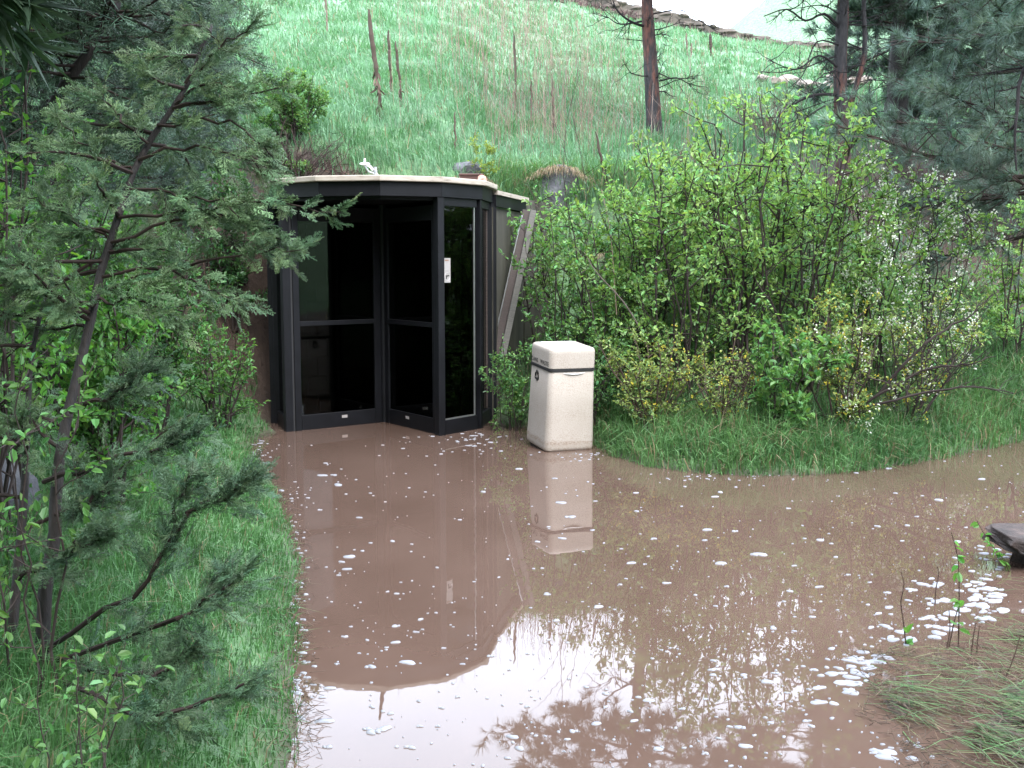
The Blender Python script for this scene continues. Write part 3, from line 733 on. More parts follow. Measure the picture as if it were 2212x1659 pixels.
def spray_branch(wood, fol, P, r0, n, size, c, tpl, start=.25, droop=-.15, twig_c=(.022, .014, .011), spread=.75, keep=1.0):
    """clothe a juniper branch path with side twigs and sprays"""
    tube(wood, P, np.linspace(r0, r0 * .25, len(P)), 6, twig_c)
    u = start + (1 - start) * rng.uniform(0, 1, n) ** .75; p, t = along(P, u)
    d = nrm(t * .8 + rng.normal(0, spread * .5, p.shape) + np.array([0, 0, droop])); L_ = size * rng.uniform(.4, 1.7, n) * (1.3 - .85 * u)
    e = p + d * L_[:, None]; sticks(wood, p, e, r0 * .12, r0 * .06, twig_c)
    p2 = np.concatenate([e, p, e - (e - p) * .4, P[-1:]]); d2 = nrm(np.concatenate([d, d, d, t[-1:]]) + rng.normal(0, .26, (3 * n + 1, 3)) + np.array([0, 0, droop * .8]))
    s2 = size * rng.uniform(.55, 1.1, len(p2)) * (1.18 - .6 * np.concatenate([u, u, u, [1.0]])); up_ = nrm(rng.normal(0, .6, p2.shape) + np.array([0, -.25, 1]))
    if keep < 1:
        kk = rng.uniform(size=len(p2)) < keep; p2, d2, s2, up_ = p2[kk], d2[kk], s2[kk], up_[kk]
    ch = rng.integers(0, len(tpl), len(p2))
    for q, (tv, tf) in enumerate(tpl):
        m_ = ch == q; scatter(fol, tv, tf, p2[m_] - d2[m_] * s2[m_, None] * .1, d2[m_], up_[m_], s2[m_], tints(c, int(m_.sum()), .2, .08))

# ------------------------------------------------------------------ grass and ground cover
def px_of(x, y, z):
    c, s = math.cos(PITCH), math.sin(PITCH); f_ = y * c - (z - CAM_Z) * s; u = y * s + (z - CAM_Z) * c
    return 1106 + FPX * x / f_, 829.5 - FPX * u / f_
def roofed(x, y):
    return (np.hypot(x - DC[0], y - DC[1]) < 1.26) | ((x > -2.6) & (x < .25 + (y - 12) * .3) & (y > 10.5) & (y < 12.15))
def grass_field(name, label, cx, cy, per, h, w, col_a, col_b, lean=(0, 0), spread=.12, lean_var=.35, dmin=.02, cspread=1.0, dead=.06, dead_c=(.2, .16, .1), zoff=-.015):
    n = len(cx); k_ = per
    hh = np.repeat(h * rng.uniform(.6, 1.15, n), k_)
    x = np.repeat(cx, k_) + rng.normal(0, spread * .5, n * k_); y = np.repeat(cy, k_) + rng.normal(0, spread * .5, n * k_)
    d = sdist(x, y); ok = (d > dmin) & ~roofed(x, y); x, y, d, hh = x[ok], y[ok], d[ok], hh[ok]
    z = terrain(x, y, d) + zoff; N = len(x)
    hh = hh * rng.uniform(.5, 1.1, N)
    ln = np.zeros((N, 3)); ln[:, :2] = rng.normal(0, lean_var, (N, 2)) + np.array(lean)
    ln[:, 0] += .3 * wob(x, y, 1.1, 3); ln[:, 1] += .25 * wob(x, y, .9, 5)
    mix = np.clip(.5 + .42 * wob(x + 1.5 * wob(x, y, .23, 3), y + 1.9 * wob(y, x, .19, 1), .7, 1) * cspread + .38 * wob(x, y, 2.9, 4) + rng.normal(0, .2, N), 0, 1)[:, None]
    c = np.asarray(col_a) * (1 - mix) + np.asarray(col_b) * mix
    c = c * rng.lognormal(0, .16, (N, 1))
    dd = rng.uniform(size=N) < dead; c[dd] = np.asarray(dead_c) * rng.lognormal(0, .2, (int(dd.sum()), 1))
    ww = np.broadcast_to(w(y) if callable(w) else w, (N,)) * rng.uniform(.7, 1.3, N)
    mb_ = Mb(); blades(mb_, np.stack([x, y, z], 1), hh, ww, ln, c, .55)
    return tag(mb_.build(name, M['grass']), label, 'grass', kind='stuff')
# hillside: sampled by what the camera can see, further out to the sides and beyond
n = 24000
Dq = 12.1 * (54 / 12.1) ** (rng.uniform(0, 1, n) ** 1.12); pxq = rng.uniform(60, 2420, n); xq = (pxq - 1106) / FPX * Dq
keep = (rng.uniform(size=n) > litter_mask(xq, Dq) * .85) & (sdist(xq, Dq) > .3)
xq, Dq = xq[keep], Dq[keep]
tall = np.clip(.27 + .10 * wob(xq, Dq, .5, 2) + .12 * wob(xq, Dq, 2.3, 6), .1, .6)
grass_field('hill_grass', 'pale dewy grass covering the hillside above the door', xq, Dq, 9, tall, lambda y: np.maximum(.008, y * .00085), (.065, .165, .06), (.165, .30, .19), (-.15, -.15), .3, .36, cspread=1.2, dead=.05)
# left bank
n = 9500
yq = 2.3 + 8.6 * rng.uniform(0, 1, n) ** 1.1; xq = -(.5 + rng.uniform(0, 1, n) * (1.2 + .35 * yq)); dq = sdist(xq, yq)
keep = (dq > -.02) & (dq < 4.2); xq, yq, dq = xq[keep], yq[keep], dq[keep]
grass_field('bank_grass', 'bright green grass on the left bank of the flood', xq, yq, 10, .10 + .16 * np.clip(dq / 1.2, 0, 1), lambda y: .0028 + y * .00055, (.04, .112, .036), (.09, .205, .07), (.15, -.1), .12, .45, cspread=.9, dead=.05, dmin=-.03)
# right bank and under the shrubs
n = 10500
t = rng.uniform(-.2, 5.8, n); yq = 7.9 + rng.uniform(0, 1, n) ** 1.15 * 5.4; dq = sdist(t, yq); keep = (dq > -.03) & (rng.uniform(size=n) > litter_mask(t, yq) * .7); t, yq, dq = t[keep], yq[keep], dq[keep]
grass_field('bank_grass', 'tall drooping grass along the far bank below the shrubs', t, yq, 9, .17 + .24 * np.clip(dq / .5, 0, 1), .0085, (.055, .135, .05), (.12, .235, .085), (-.05, -.3), .14, .42, dead=.12, dmin=-.05)

# dry stems standing in the hillside grass
n = 1700; Dq = 14 + 32 * rng.uniform(0, 1, n) ** 1.3; u = rng.uniform(0, 1, n)
band = 1080 + (np.clip((330 - (px_of(0 * Dq, Dq, terrain(0 * Dq, Dq))[1])), 0, 330) / 330) * -60
pxq = np.where(u < .75, 1190 + rng.normal(0, 140, n) + (18 - Dq) * 6, rng.uniform(850, 1950, n)); xq = (pxq - 1106) / FPX * Dq
zq = terrain(xq, Dq); hq = rng.uniform(.35, 1.0, n)
p0 = np.stack([xq, Dq, zq], 1); p1 = p0 + np.stack([rng.normal(0, .09, n) * hq, rng.normal(0, .09, n) * hq, hq], 1)
mb_ = Mb(); wq = .0016 + Dq * .00011
sticks(mb_, p0, p1, wq, wq * .5, tints((.20, .14, .11), n, .25, .05))
ids = rng.integers(0, n, 2600); q0 = p0[ids] + (p1 - p0)[ids] * rng.uniform(.4, .9, (2600, 1)); sticks(mb_, q0, q0 + np.stack([rng.normal(0, .09, 2600), rng.normal(0, .09, 2600), rng.uniform(.08, .25, 2600)], 1), wq[ids] * .6, wq[ids] * .4, tints((.20, .14, .115), 2600, .25, .05))
tag(mb_.build('dry_weeds', M['twig']), 'brown dead weed stems scattered through the hillside grass', 'weeds', kind='stuff')

# ------------------------------------------------------------------ stone wall on the ridge
wall = empty('stone_wall', (9.0, 49, 0), 0, 'low dry stone wall running along the hilltop skyline', 'wall')
def ridge(x): return gz(x, 49.0)
wp = Mb(); box(wp, (0, 0, 0), (1, 1, 1)); protos = []
for s_ in range(6):
    o_ = rock('stone', M['stone_wall'], (0, 0, 0), (.5, .5, .5), 40 + s_, None, 0, 2, .1, -.8); protos.append(o_.data); bpy.data.objects.remove(o_)
core = Mb(); cxs = np.linspace(1.5, 15.6, 40); cz = np.array([ridge(q) for q in cxs])
cv = np.concatenate([np.stack([cxs - 9.0, np.full(40, dy), cz + dz], 1) for dy, dz in ((-.12, -.3), (-.12, .62), (.12, .62), (.12, -.3))]); ci = np.arange(39)
core.add(cv, np.concatenate([np.stack([ci + a * 40, ci + a * 40 + 1, ci + (a + 1) * 40 + 1, ci + (a + 1) * 40], 1) for a in range(3)])); core.build('core', M['stone_wall'], wall, tint=False)
xw = 2.0
for course in range(3):
    xw = 1.6 + course * .17
    while xw < 15.5:
        L_ = random.uniform(.45, .95)
        o_ = bpy.data.objects.new('stone', random.choice(protos)); col.objects.link(o_); o_.parent = wall
        o_.location = (xw + L_ / 2 - 9.0, random.uniform(-.05, .05), ridge(xw + L_ / 2) + .05 + course * .25)
        o_.scale = (L_ * 1.2, .55, .33); o_.rotation_euler = (0, random.uniform(-.05, .05), random.uniform(-.1, .1)); xw += L_
# pale rubble row behind the forked pine
for q in range(15):
    px_ = 1640 + q * 15 + random.uniform(-6, 6); D_ = 27 + random.uniform(-.8, .8); x_ = (px_ - 1106) / FPX * D_
    o_ = rock('rubble_stone', M['rock_pale'], (x_, D_, gz(x_, D_) + .12), (random.uniform(.14, .3), .2, random.uniform(.09, .17)), 70 + q, None, random.uniform(0, 3), 2, .12)
    tag(o_, 'pale stone in the row of rubble on the slope behind the forked pine', 'stone', 'pale rubble stones behind the forked pine')
# boulders
x_, y_ = (1203 - 1106) / FPX * 12.9, 12.9
tag(rock('boulder', M['rock_grey'], (x_, y_, gz(x_, y_) - .04), (.33, .3, .36), 21, None, .4, 4, .2), 'grey boulder capped with dry grass behind the shrubs, right of the roof', 'boulder')
x_, y_ = (1008 - 1106) / FPX * 12.9, 12.95
tag(rock('boulder', M['rock_grey'], (x_, y_, gz(x_, y_) + .0), (.17, .2, .15), 23, None, .9, 3, .2), 'small grey boulder in dry grass just above the roof', 'boulder')
x_, y_ = (1275 - 1106) / FPX * 12.6, 12.6
tag(rock('boulder', M['rock_grey'], (x_, y_, gz(x_, y_) - .02), (.26, .2, .2), 27, None, 1.9, 3, .2), 'low grey boulder half hidden by leaves beside the dry grass cap', 'boulder')
def slab_rock(name, c, size, rz, seed, label, tilt=0.0):
    import bmesh
    r = np.random.default_rng(seed); bm = bmesh.new(); bmesh.ops.create_cube(bm, size=1); bmesh.ops.subdivide_edges(bm, edges=bm.edges[:], cuts=3, use_grid_fill=True)
    for v in bm.verts:
        p = np.array(v.co); k_ = .12 * np.abs(p[0] * p[1]) * 4; p[:2] *= 1 - k_; p = p + r.normal(0, .025, 3) + .05 * np.array([wob(p[1] * 4, p[2] * 4 + seed), wob(p[0] * 4, p[2] * 3 + seed), wob(p[0] * 5 + seed, p[1] * 5)]); v.co = p * np.array(size)
    bmesh.ops.bevel(bm, geom=bm.edges[:], offset=.004, segments=1, affect='EDGES')
    me = bpy.data.meshes.new(name); bm.to_mesh(me); bm.free(); me.materials.append(M['rock_brown']); o = bpy.data.objects.new(name, me); col.objects.link(o); o.location = c; o.rotation_euler = (tilt, tilt * .7, rz); return tag(o, label, 'boulder')
p_ = flat(2240, 1238, .0)
slab_rock('boulder', (p_[0] + .03, p_[1] + .13, .15), (.40, .3, .085), .15, 3, 'flat dark brown boulder above the foam at the right edge', .05)
slab_rock('boulder', (p_[0] + .1, p_[1] + .2, .04), (.22, .2, .15), .6, 5, 'dark stone propping up the flat brown boulder')
p_ = at(6, 772, 5.2); tag(rock('boulder', M['rock_grey'], (p_[0] - .05, p_[1], gz(p_[0] - .05, p_[1]) + .1), (.2, .2, .3), 37, None, .3, 3, .2), 'grey rock at the left edge among leaves', 'boulder')
for (px_, D_, n_, lab) in ((1205, 12.84, 480, 'dry straw grass hanging over the large grey boulder'), (1012, 12.7, 420, 'dry straw tuft round the small boulder above the roof'), (1330, 12.5, 350, 'dry straw tuft on the slope beside the low boulder')):
    x_ = (px_ - 1106) / FPX * D_; mb_ = Mb(); zz = gz(x_, D_) + (.37 if px_ == 1205 else .12)
    xa = x_ + rng.normal(0, .17 if n_ > 430 else .14, n_); ya = D_ + rng.normal(.03, .06, n_); za = np.full(n_, zz) - ((xa - x_) / .33) ** 2 * .13
    ln = np.stack([(xa - x_) * 2.2 + rng.normal(0, .35, n_), -.6 + rng.normal(0, .3, n_), np.full(n_, -.95)], 1)
    blades(mb_, np.stack([xa, ya, za - rng.uniform(0, .05, n_)], 1), rng.uniform(.06, .2, n_), .007, ln, tints((.26, .19, .125), n_, .2, .05), .3)
    tag(mb_.build('straw_tuft', M['grass']), lab, 'dry grass')

# ------------------------------------------------------------------ mullein stalks on the hillside
mull = [((822, 262), (798, 20), 1.7, .7, 'tallest dark mullein stalk, leaning left, above the roof sensor'),
        ((843, 212), (840, 62), 1.0, .75, 'thin mullein stalk just right of the tallest one'),
        ((868, 235), (855, 90), 1.0, .75, 'leaning mullein stalk, third of the three above the roof'),
        ((706, 78), (700, -60), .9, .2, 'pale mullein stalk cut by the top edge, left of the others'),
        ((1112, 254), (1112, 70), .95, .3, 'tall pale mullein stalk in the middle of the slope'),
        ((1148, 258), (1147, 173), .7, .6, 'short thin mullein stalk between two taller ones'),
        ((1194, 313), (1195, 170), .8, .6, 'straight mullein stalk above the grey boulder'),
        ((982, 335), (983, 240), .7, .6, 'short mullein stalk just above the brown steel box'),
        ((1312, 430), (1290, 285), .9, .8, 'brown mullein stalk standing beside the bare sapling'),
        ((1535, 128), (1535, 72), 1.1, .9, 'short dark mullein stalk high on the slope between the pines'),
        ((1484, 128), (1483, 70), .7, .3, 'pale mullein stalk right of the straight pine trunk'),
        ((1492, 130), (1494, 92), .6, .3, 'smallest pale mullein stalk right of the straight pine trunk')]
def slope_hit(x, y):
    d = ray(x, y); d = d / d[1]; Ds = np.linspace(9, 60, 700); P = np.array([0, 0, CAM_Z]) + d[None] * Ds[:, None]
    h_ = terrain(P[:, 0], P[:, 1]); k_ = np.argmax(h_ + .0 > P[:, 2]); return P[k_]
for (bp, tp, th, dark, lab) in mull:
    b0 = slope_hit(*bp); t0 = at(*tp, b0[1]); root = empty('mullein_stalk', b0, 0, lab, 'dead stalk', 'dead mullein stalks on the slope')
    L_ = t0 - b0; tt = np.linspace(-.06, 1, 16)[:, None]; P = L_ * tt + rng.normal(0, .006, (16, 3)) * (tt > 0) + np.array([.03, 0, 0]) * np.sin(tt * 5) * np.linalg.norm(L_) * .3
    s_ = np.linalg.norm(L_); rb = .0145 * th * (b0[1] / 16) 
    c_ = np.array([.04, .026, .02]) * dark + np.array([.2, .15, .115]) * (1 - dark)
    m_ = Mb(); tube(m_, P, np.linspace(rb, rb * .6, 16), 7, c_); m_.build('stem', M['twig'], root)
    m_ = Mb(); u = np.linspace(.42, 1, 14); p_, t_ = along(P, u); tube(m_, p_, rb * 1.15 * np.array([.6, 1, 1.25, 1.1, 1.35, 1.2, 1.4, 1.15, 1.3, 1.15, 1.2, .95, .8, .3]), 8, c_ * .75); m_.build('seed_head', M['twig'], root)
    m_ = Mb(); k_ = int(26 * th); u = rng.uniform(.02, .5, k_); p_, t_ = along(P, u)
    leaves(m_, p_, nrm(np.stack([rng.normal(0, .5, k_), rng.normal(0, .5, k_), -np.ones(k_)], 1)), rand_dir(k_), rng.uniform(.04, .10, k_) * th, .014 * th, tints(c_ * 1.2, k_, .2, .05)); m_.build('withered_leaves', M['twig'], root)

# ------------------------------------------------------------------ pines
def dead_branch(mb_, p0, d0, L_, r_, c_=(.02, .017, .018), lift=.0, sub=5, jit=.16):
    B = bend(p0, d0, L_, 8, lift, jit); tube(mb_, B, np.linspace(r_, r_ * .3, 8), 5, c_)
    for k_ in range(sub):
        u = rng.uniform(.2, .95); p_, t_ = along(B, np.array([u])); d = nrm(t_[0] * .6 + rng.normal(0, .6, 3)); S = bend(p_[0], d, L_ * rng.uniform(.2, .5) * (1.2 - u), 5, .05, .25)
        tube(mb_, S, np.linspace(r_ * .5, r_ * .18, 5), 4, c_, cap=False)
        e0, t2 = along(S, rng.uniform(.2, 1, 4)); sticks(mb_, e0, e0 + nrm(t2 + rng.normal(0, .6, e0.shape)) * rng.uniform(.05, .16, (4, 1)), r_ * .2, r_ * .12, c_)
    return B
def green_branch(wood, fol, p0, d0, L_, r_, n, size, c_, tpl, lift=.04, c_w=(.035, .024, .02)):
    B = bend(p0, d0, L_, 8, lift, .11); tube(wood, B, np.linspace(r_, r_ * .3, 8), 5, c_w)
    u = rng.uniform(.3, 1, n); p_, t_ = along(B, u); d = nrm(t_ * .7 + rng.normal(0, .55, p_.shape)); l_ = L_ * rng.uniform(.06, .26, n) * (1.25 - .6 * u)
    e = p_ + d * l_[:, None]; sticks(wood, p_, e, r_ * .28, r_ * .16, c_w)
    pp = np.concatenate([e, p_ + (e - p_) * .5]); dd = np.concatenate([d, d]); ch = rng.integers(0, 2, len(pp))
    for q in (0, 1):
        m_ = ch == q; scatter(fol, *tpl[q], pp[m_], dd[m_], rand_dir(int(m_.sum())), size * rng.uniform(.75, 1.2, int(m_.sum())), tints(c_, int(m_.sum()), .22, .06))
def pine(name, label, trunk_pts, r0, r1, dead, green, z_green, len_green, c_, size=.16, tpl=TUFT_FAR, per=26, bark='burnt', dead_len=(.35, 1.0), dead_c=(.02, .017, .018), explicit=(), fork=None, aim=None):
    T = spline(trunk_pts, 26); base = T[0].copy(); base[2] = gz(base[0], base[1])
    root = empty(name, base, 0, label, 'pine tree')
    T = np.concatenate([[[T[0, 0], T[0, 1], min(base[2], T[0, 2]) - .3]], T]); rr = np.interp(np.linspace(0, 1, len(T)), [0, .06, .2, 1], [r0 * 1.25, r0 * 1.05, r0, r1])
    tr = Mb(); v = tube(tr, T, rr, 18)
    V = tr.v[-1]; ax = np.repeat(T, 18, 0); rad = V - ax; V[:] = ax + rad * (1 + .09 * wob(V[:, 0] * 40, V[:, 2] * 3 + V[:, 1] * 40, 1)[:, None] + rng.normal(0, .03, (len(V), 1)))
    tr.build('trunk', M[bark], root, smooth=True, off=base)
    wd = Mb(); fo = Mb()
    if fork is not None:
        F = spline(fork[0], 16); fm_ = Mb(); tube(fm_, F, np.linspace(fork[1], fork[1] * .6, len(F)), 12); fm_.build('second_stem', M[bark], root, smooth=True, off=base)
    zlo, zhi = base[2], T[-1, 2]
    for k_ in range(dead):
        z_ = rng.uniform(zlo + .7, min(z_green + .5, zhi)); q = np.interp(z_, T[:, 2], np.arange(len(T))) / (len(T) - 1); p_, t_ = along(T, np.array([q])); a = rng.uniform(0, 2 * math.pi)
        dead_branch(wd, p_[0], (math.cos(a), math.sin(a), rng.uniform(-.25, .25)), rng.uniform(*dead_len), rng.uniform(.007, .014), dead_c, rng.uniform(-.05, .06))
    for (pts, r_) in explicit:
        B = spline(pts, 12); tube(wd, B, np.linspace(r_, r_ * .3, len(B)), 6, dead_c)
        for k_ in range(7):
            p_, t_ = along(B, np.array([rng.uniform(.25, 1)])); dead_branch(wd, p_[0], t_[0] * .5 + rng.normal(0, .5, 3), rng.uniform(.2, .55), r_ * .4, dead_c, .02, 3)
    for k_ in range(green):
        z_ = z_green + (zhi - z_green) * (k_ + .5) / green; q = np.interp(z_, T[:, 2], np.arange(len(T))) / (len(T) - 1); p_, t_ = along(T, np.array([q]))
        a = k_ * 2.4 + rng.uniform(-.4, .4)
        if aim is not None: a = aim[0] + rng.uniform(-aim[1], aim[1])
        L_ = len_green * (1.05 - .75 * (z_ - z_green) / (zhi - z_green)) * rng.uniform(.7, 1.1)
        green_branch(wd, fo, p_[0], (math.cos(a), math.sin(a), rng.uniform(-.2, .25)), L_, .012 + .006 * L_, per, size, c_, tpl)
    wd.build('branches', M['twig'], root, off=base)
    if fo.n: fo.build('crown', M['needle'], root, off=base)['kind'] = 'stuff'
    return root
NEED = (.055, .10, .065); NEED_B = (.075, .125, .10)
D1 = 16.6
pine('pine_tree', 'straight charred pine trunk with red patches on the open slope', [at(1416, 310, D1), at(1412, 250, D1), at(1405, 130, D1), at(1397, 0, D1), at(1390, -160, D1), at(1384, -330, D1)], .122, .05, 26, 34, 6.0, 2.7, NEED, .2, TUFT_FAR, 34,
     explicit=[([at(1394, 58, D1), at(1360, 45, D1 - .2), at(1332, 20, D1 - .3), at(1318, -20, D1 - .3)], .022), ([at(1410, 30, D1), at(1470, 22, D1), at(1520, 50, D1), at(1545, 62, D1)], .012),
               ([at(1424, 175, D1), at(1462, 168, D1 - .2), at(1490, 182, D1 - .2), at(1525, 188, D1 - .2)], .012), ([at(1394, 45, D1), at(1340, 52, D1 + .2), at(1310, 35, D1 + .3)], .016)])
D2 = 15.6
pine('pine_tree', 'forked charred pine with tangled dead branches, right of the straight one', [at(1822, 352, D2), at(1818, 270, D2), at(1815, 150, D2), at(1822, 0, D2), at(1826, -150, D2), at(1830, -300, D2)], .105, .05, 34, 30, 5.3, 2.3, NEED_B, .19, TUFT_FAR, 30, dead_len=(.5, 1.5),
     fork=([at(1828, 245, D2), at(1848, 190, D2), at(1868, 110, D2), at(1866, 0, D2), at(1880, -120, D2)], .045),
     explicit=[([at(1812, 205, D2), at(1760, 205, D2 - .3), at(1715, 225, D2 - .5), at(1680, 250, D2 - .6)], .026), ([at(1812, 215, D2), at(1770, 235, D2 - .2), at(1720, 270, D2 - .4), at(1690, 285, D2 - .4)], .017),
               ([at(1814, 60, D2), at(1780, 30, D2 - .2), at(1740, 45, D2 - .3), at(1700, 20, D2 - .4), at(1650, 35, D2 - .5)], .024), ([at(1815, 150, D2), at(1770, 120, D2 - .3), at(1720, 150, D2 - .4), at(1660, 130, D2 - .5)], .018),
               ([at(1820, 100, D2), at(1765, 90, D2 - .3), at(1735, 160, D2 - .5), at(1705, 190, D2 - .5)], .014), ([at(1838, 215, D2), at(1890, 240, D2 - .2), at(1940, 235, D2 - .3)], .016)])
D4 = 17.5
pine('pine_tree', 'thick dark pine trunk standing behind the forked pine', [at(1942, 300, D4), at(1940, 200, D4), at(1945, 60, D4), at(1950, -100, D4), at(1952, -260, D4)], .17, .07, 14, 26, 4.9, 2.0, NEED_B, .2, TUFT_FAR, 30, bark='bark')
D3 = 9.4
pine('pine_tree', 'blue-green pine reaching in from the right edge', [at(2400, 900, D3), at(2395, 500, D3), at(2380, 0, D3), at(2370, -400, D3), at(2370, -640, D3)], .10, .03, 4, 44, 1.9, 2.3, (.10, .155, .125), .125, TUFT, 36, bark='bark', aim=(math.pi, 1.15),
     explicit=[([at(2380, 120, D3), at(2290, 120, D3 - .3), at(2212, 150, D3 - .5), at(2198, 230, D3 - .6), at(2192, 300, D3 - .6), at(2196, 370, D3 - .6)], .024)])
x5 = 7.8; pine('pine_tree', 'pine at the far right behind the blossoming shrub', [np.array([x5, 14.5, gz(x5, 14.5)]), np.array([x5, 14.5, 4.0]), np.array([x5 + .1, 14.4, 8.5])], .14, .03, 8, 40, 2.2, 2.2, NEED_B, .18, TUFT_FAR, 34, bark='bark')

for px_, D_, hgt, lab in ((2020, 20, 7.5, 'dense grey-green pine behind the thick dark trunk'), (2110, 17.5, 7.0, 'dense pine in the dark group at upper right, second from the edge'), (1905, 23, 7.5, 'farthest dense pine showing between the forked and the thick trunk'), (2200, 19, 8, 'dense pine in the dark group at the right edge')):
    x_ = (px_ - 1106) / FPX * D_; z_ = gz(x_, D_)
    pine('pine_tree', lab, [np.array([x_, D_, z_]), np.array([x_ + .1, D_, z_ + hgt * .5]), np.array([x_ + .05, D_, z_ + hgt])], .12, .03, 26, 46, z_ + .9, 1.7, (.062, .10, .078), .2, TUFT_FAR, 32, bark='bark', dead_len=(.5, 1.3), dead_c=(.022, .016, .016))

for x_, y_, hgt, lab in ((-4.7, 4.6, 8.5, 'tall dark pine added out of view to shade the left bank'), (-5.6, 8.2, 9.0, 'tall dark pine added for shade on the slope beyond the left edge'), (-3.4, 1.2, 8.0, 'tall dark pine added for shade beside the viewer at the left')):
    z_ = gz(x_, y_)  # unseen pines added beyond the left edge to darken the bank
    pine('pine_tree', lab, [np.array([x_, y_, z_ - .1]), np.array([x_ + .1, y_, z_ + hgt * .5]), np.array([x_ + .05, y_, z_ + hgt])], .16, .04, 6, 46, z_ + 2.4, 2.7, (.05, .09, .055), .26, [needle_template(26, 9, .07), needle_template(26, 11, .07)], 40, bark='bark')

# ------------------------------------------------------------------ junipers on the left
JUN = (.098, .17, .078); JUN_B = (.04, .08, .046)
def juniper(name, label, trunk, r0, branches, tpl, c_, size, extra=0, extra_len=(.4, .9), extra_n=10, seed_aim=None, spread=.75, trunk2=None, low=()):
    T = spline([at(*q) for q in trunk], 22); base = T[0].copy(); base[2] = gz(base[0], base[1]); T = np.concatenate([[T[0] - [0, 0, .4]], T])
    root = empty(name, base, 0, label, 'juniper'); T[1:] += rng.normal(0, .006, T[1:].shape) * (r0 / .026); tr = Mb(); tube(tr, T, np.linspace(r0, r0 * .18, len(T)), 10)
    if trunk2: T2 = spline([at(*q) for q in trunk2], 16); tube(tr, T2, np.linspace(r0 * .7, r0 * .2, len(T2)), 8)
    tr.build('trunk', M['bark'], root, smooth=True, off=base)
    wd = Mb(); fo = Mb()
    for b_ in branches: Q = spline([at(*q) for q in b_], 12); Q[1:-1] += rng.normal(0, .008, Q[1:-1].shape); spray_branch(wd, fo, Q, .0065, 20, size, c_, tpl, .02, -.12)
    for b_ in low:
        P = spline([at(*q) for q in b_], 12); P[1:] += rng.normal(0, .009, P[1:].shape); tube(wd, P, np.linspace(.009, .004, len(P)), 6, (.02, .013, .011))
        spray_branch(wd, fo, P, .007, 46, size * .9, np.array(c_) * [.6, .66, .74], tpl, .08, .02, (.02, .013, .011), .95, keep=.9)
    for k_ in range(extra):
        TT = T2 if (trunk2 and k_ % 3 == 2) else T
        u = rng.uniform(.2, .97); p_, t_ = along(TT, np.array([u])); a = rng.uniform(0, 2 * math.pi) if seed_aim is None else seed_aim[0] + rng.uniform(-seed_aim[1], seed_aim[1])
        P = bend(p_[0], (math.cos(a), math.sin(a), rng.uniform(-.1, .45)), rng.uniform(*extra_len) * (1.15 - .5 * u), 7, -.01, .14)
        spray_branch(wd, fo, P, .009, extra_n, size * .85, c_, tpl, .1, -.08, spread=spread)
    wd.build('branches', M['twig'], root, off=base); fo.build('foliage', M['needle'], root, off=base)['kind'] = 'stuff'
    return root
juniper('juniper_tree', 'slender juniper leaning right across the left foreground',
        [(95, 1420, 3.55), (112, 1150, 3.6), (128, 1000, 3.65), (168, 800, 3.75), (215, 590, 3.85), (285, 370, 3.95), (370, 230, 4.0), (440, 100, 4.05), (452, 50, 4.05)], .026,
        [[(340, 270, 3.98), (470, 262, 3.9), (560, 310, 3.85), (592, 348, 3.82)], [(300, 345, 3.95), (420, 315, 3.9), (520, 345, 3.8), (600, 392, 3.75)], [(270, 410, 3.93), (400, 420, 3.8), (500, 450, 3.7), (560, 500, 3.7)],
         [(255, 470, 3.9), (420, 455, 3.8), (560, 440, 3.7), (735, 458, 3.6)], [(235, 525, 3.88), (420, 470, 3.8), (560, 482, 3.75), (612, 520, 3.72)], [(215, 600, 3.85), (400, 575, 3.8), (540, 548, 3.7), (650, 540, 3.65)],
         [(205, 640, 3.85), (340, 590, 3.8), (450, 615, 3.7), (508, 655, 3.65)], [(290, 370, 3.95), (200, 330, 3.9), (130, 260, 3.9)], [(240, 520, 3.9), (150, 470, 3.9), (60, 430, 3.9)], [(190, 690, 3.8), (90, 640, 3.7), (10, 600, 3.7)],
         [(400, 180, 4.0), (470, 110, 4.0), (545, 48, 3.95)], [(380, 225, 4.0), (450, 180, 3.95), (530, 205, 3.9)], [(320, 310, 3.95), (250, 240, 4.0), (220, 200, 4.0)], [(200, 660, 3.8), (300, 650, 3.7), (390, 690, 3.6)]],
        SPRAY, JUN, .115, 30, (.2, .7), 13,
        trunk2=[(20, 1440, 3.6), (48, 1120, 3.7), (58, 950, 3.75), (70, 760, 3.8), (120, 560, 3.9)],
        low=[[(150, 890, 3.65), (265, 835, 3.6), (340, 795, 3.55)], [(94, 1041, 3.6), (206, 1015, 3.5), (294, 976, 3.45), (376, 959, 3.4), (428, 930, 3.4)],
             [(97, 1405, 3.55), (229, 1320, 3.3), (317, 1262, 3.2), (359, 1188, 3.2), (372, 1129, 3.2), (390, 1059, 3.2), (414, 1022, 3.2)], [(365, 1180, 3.2), (423, 1100, 3.2), (500, 1065, 3.2), (531, 1035, 3.2)],
             [(96, 1435, 3.5), (347, 1353, 3.15), (435, 1300, 3.1), (488, 1270, 3.1), (519, 1233, 3.1)], [(93, 1440, 3.5), (282, 1540, 3.0), (376, 1535, 2.95), (470, 1506, 2.95), (560, 1463, 2.95)],
             [(95, 1425, 3.52), (294, 1453, 3.1), (364, 1441, 3.1), (419, 1404, 3.1)], [(120, 1110, 3.6), (170, 1100, 3.5), (250, 1040, 3.4)], [(40, 1250, 3.5), (150, 1200, 3.3), (240, 1150, 3.2)]])
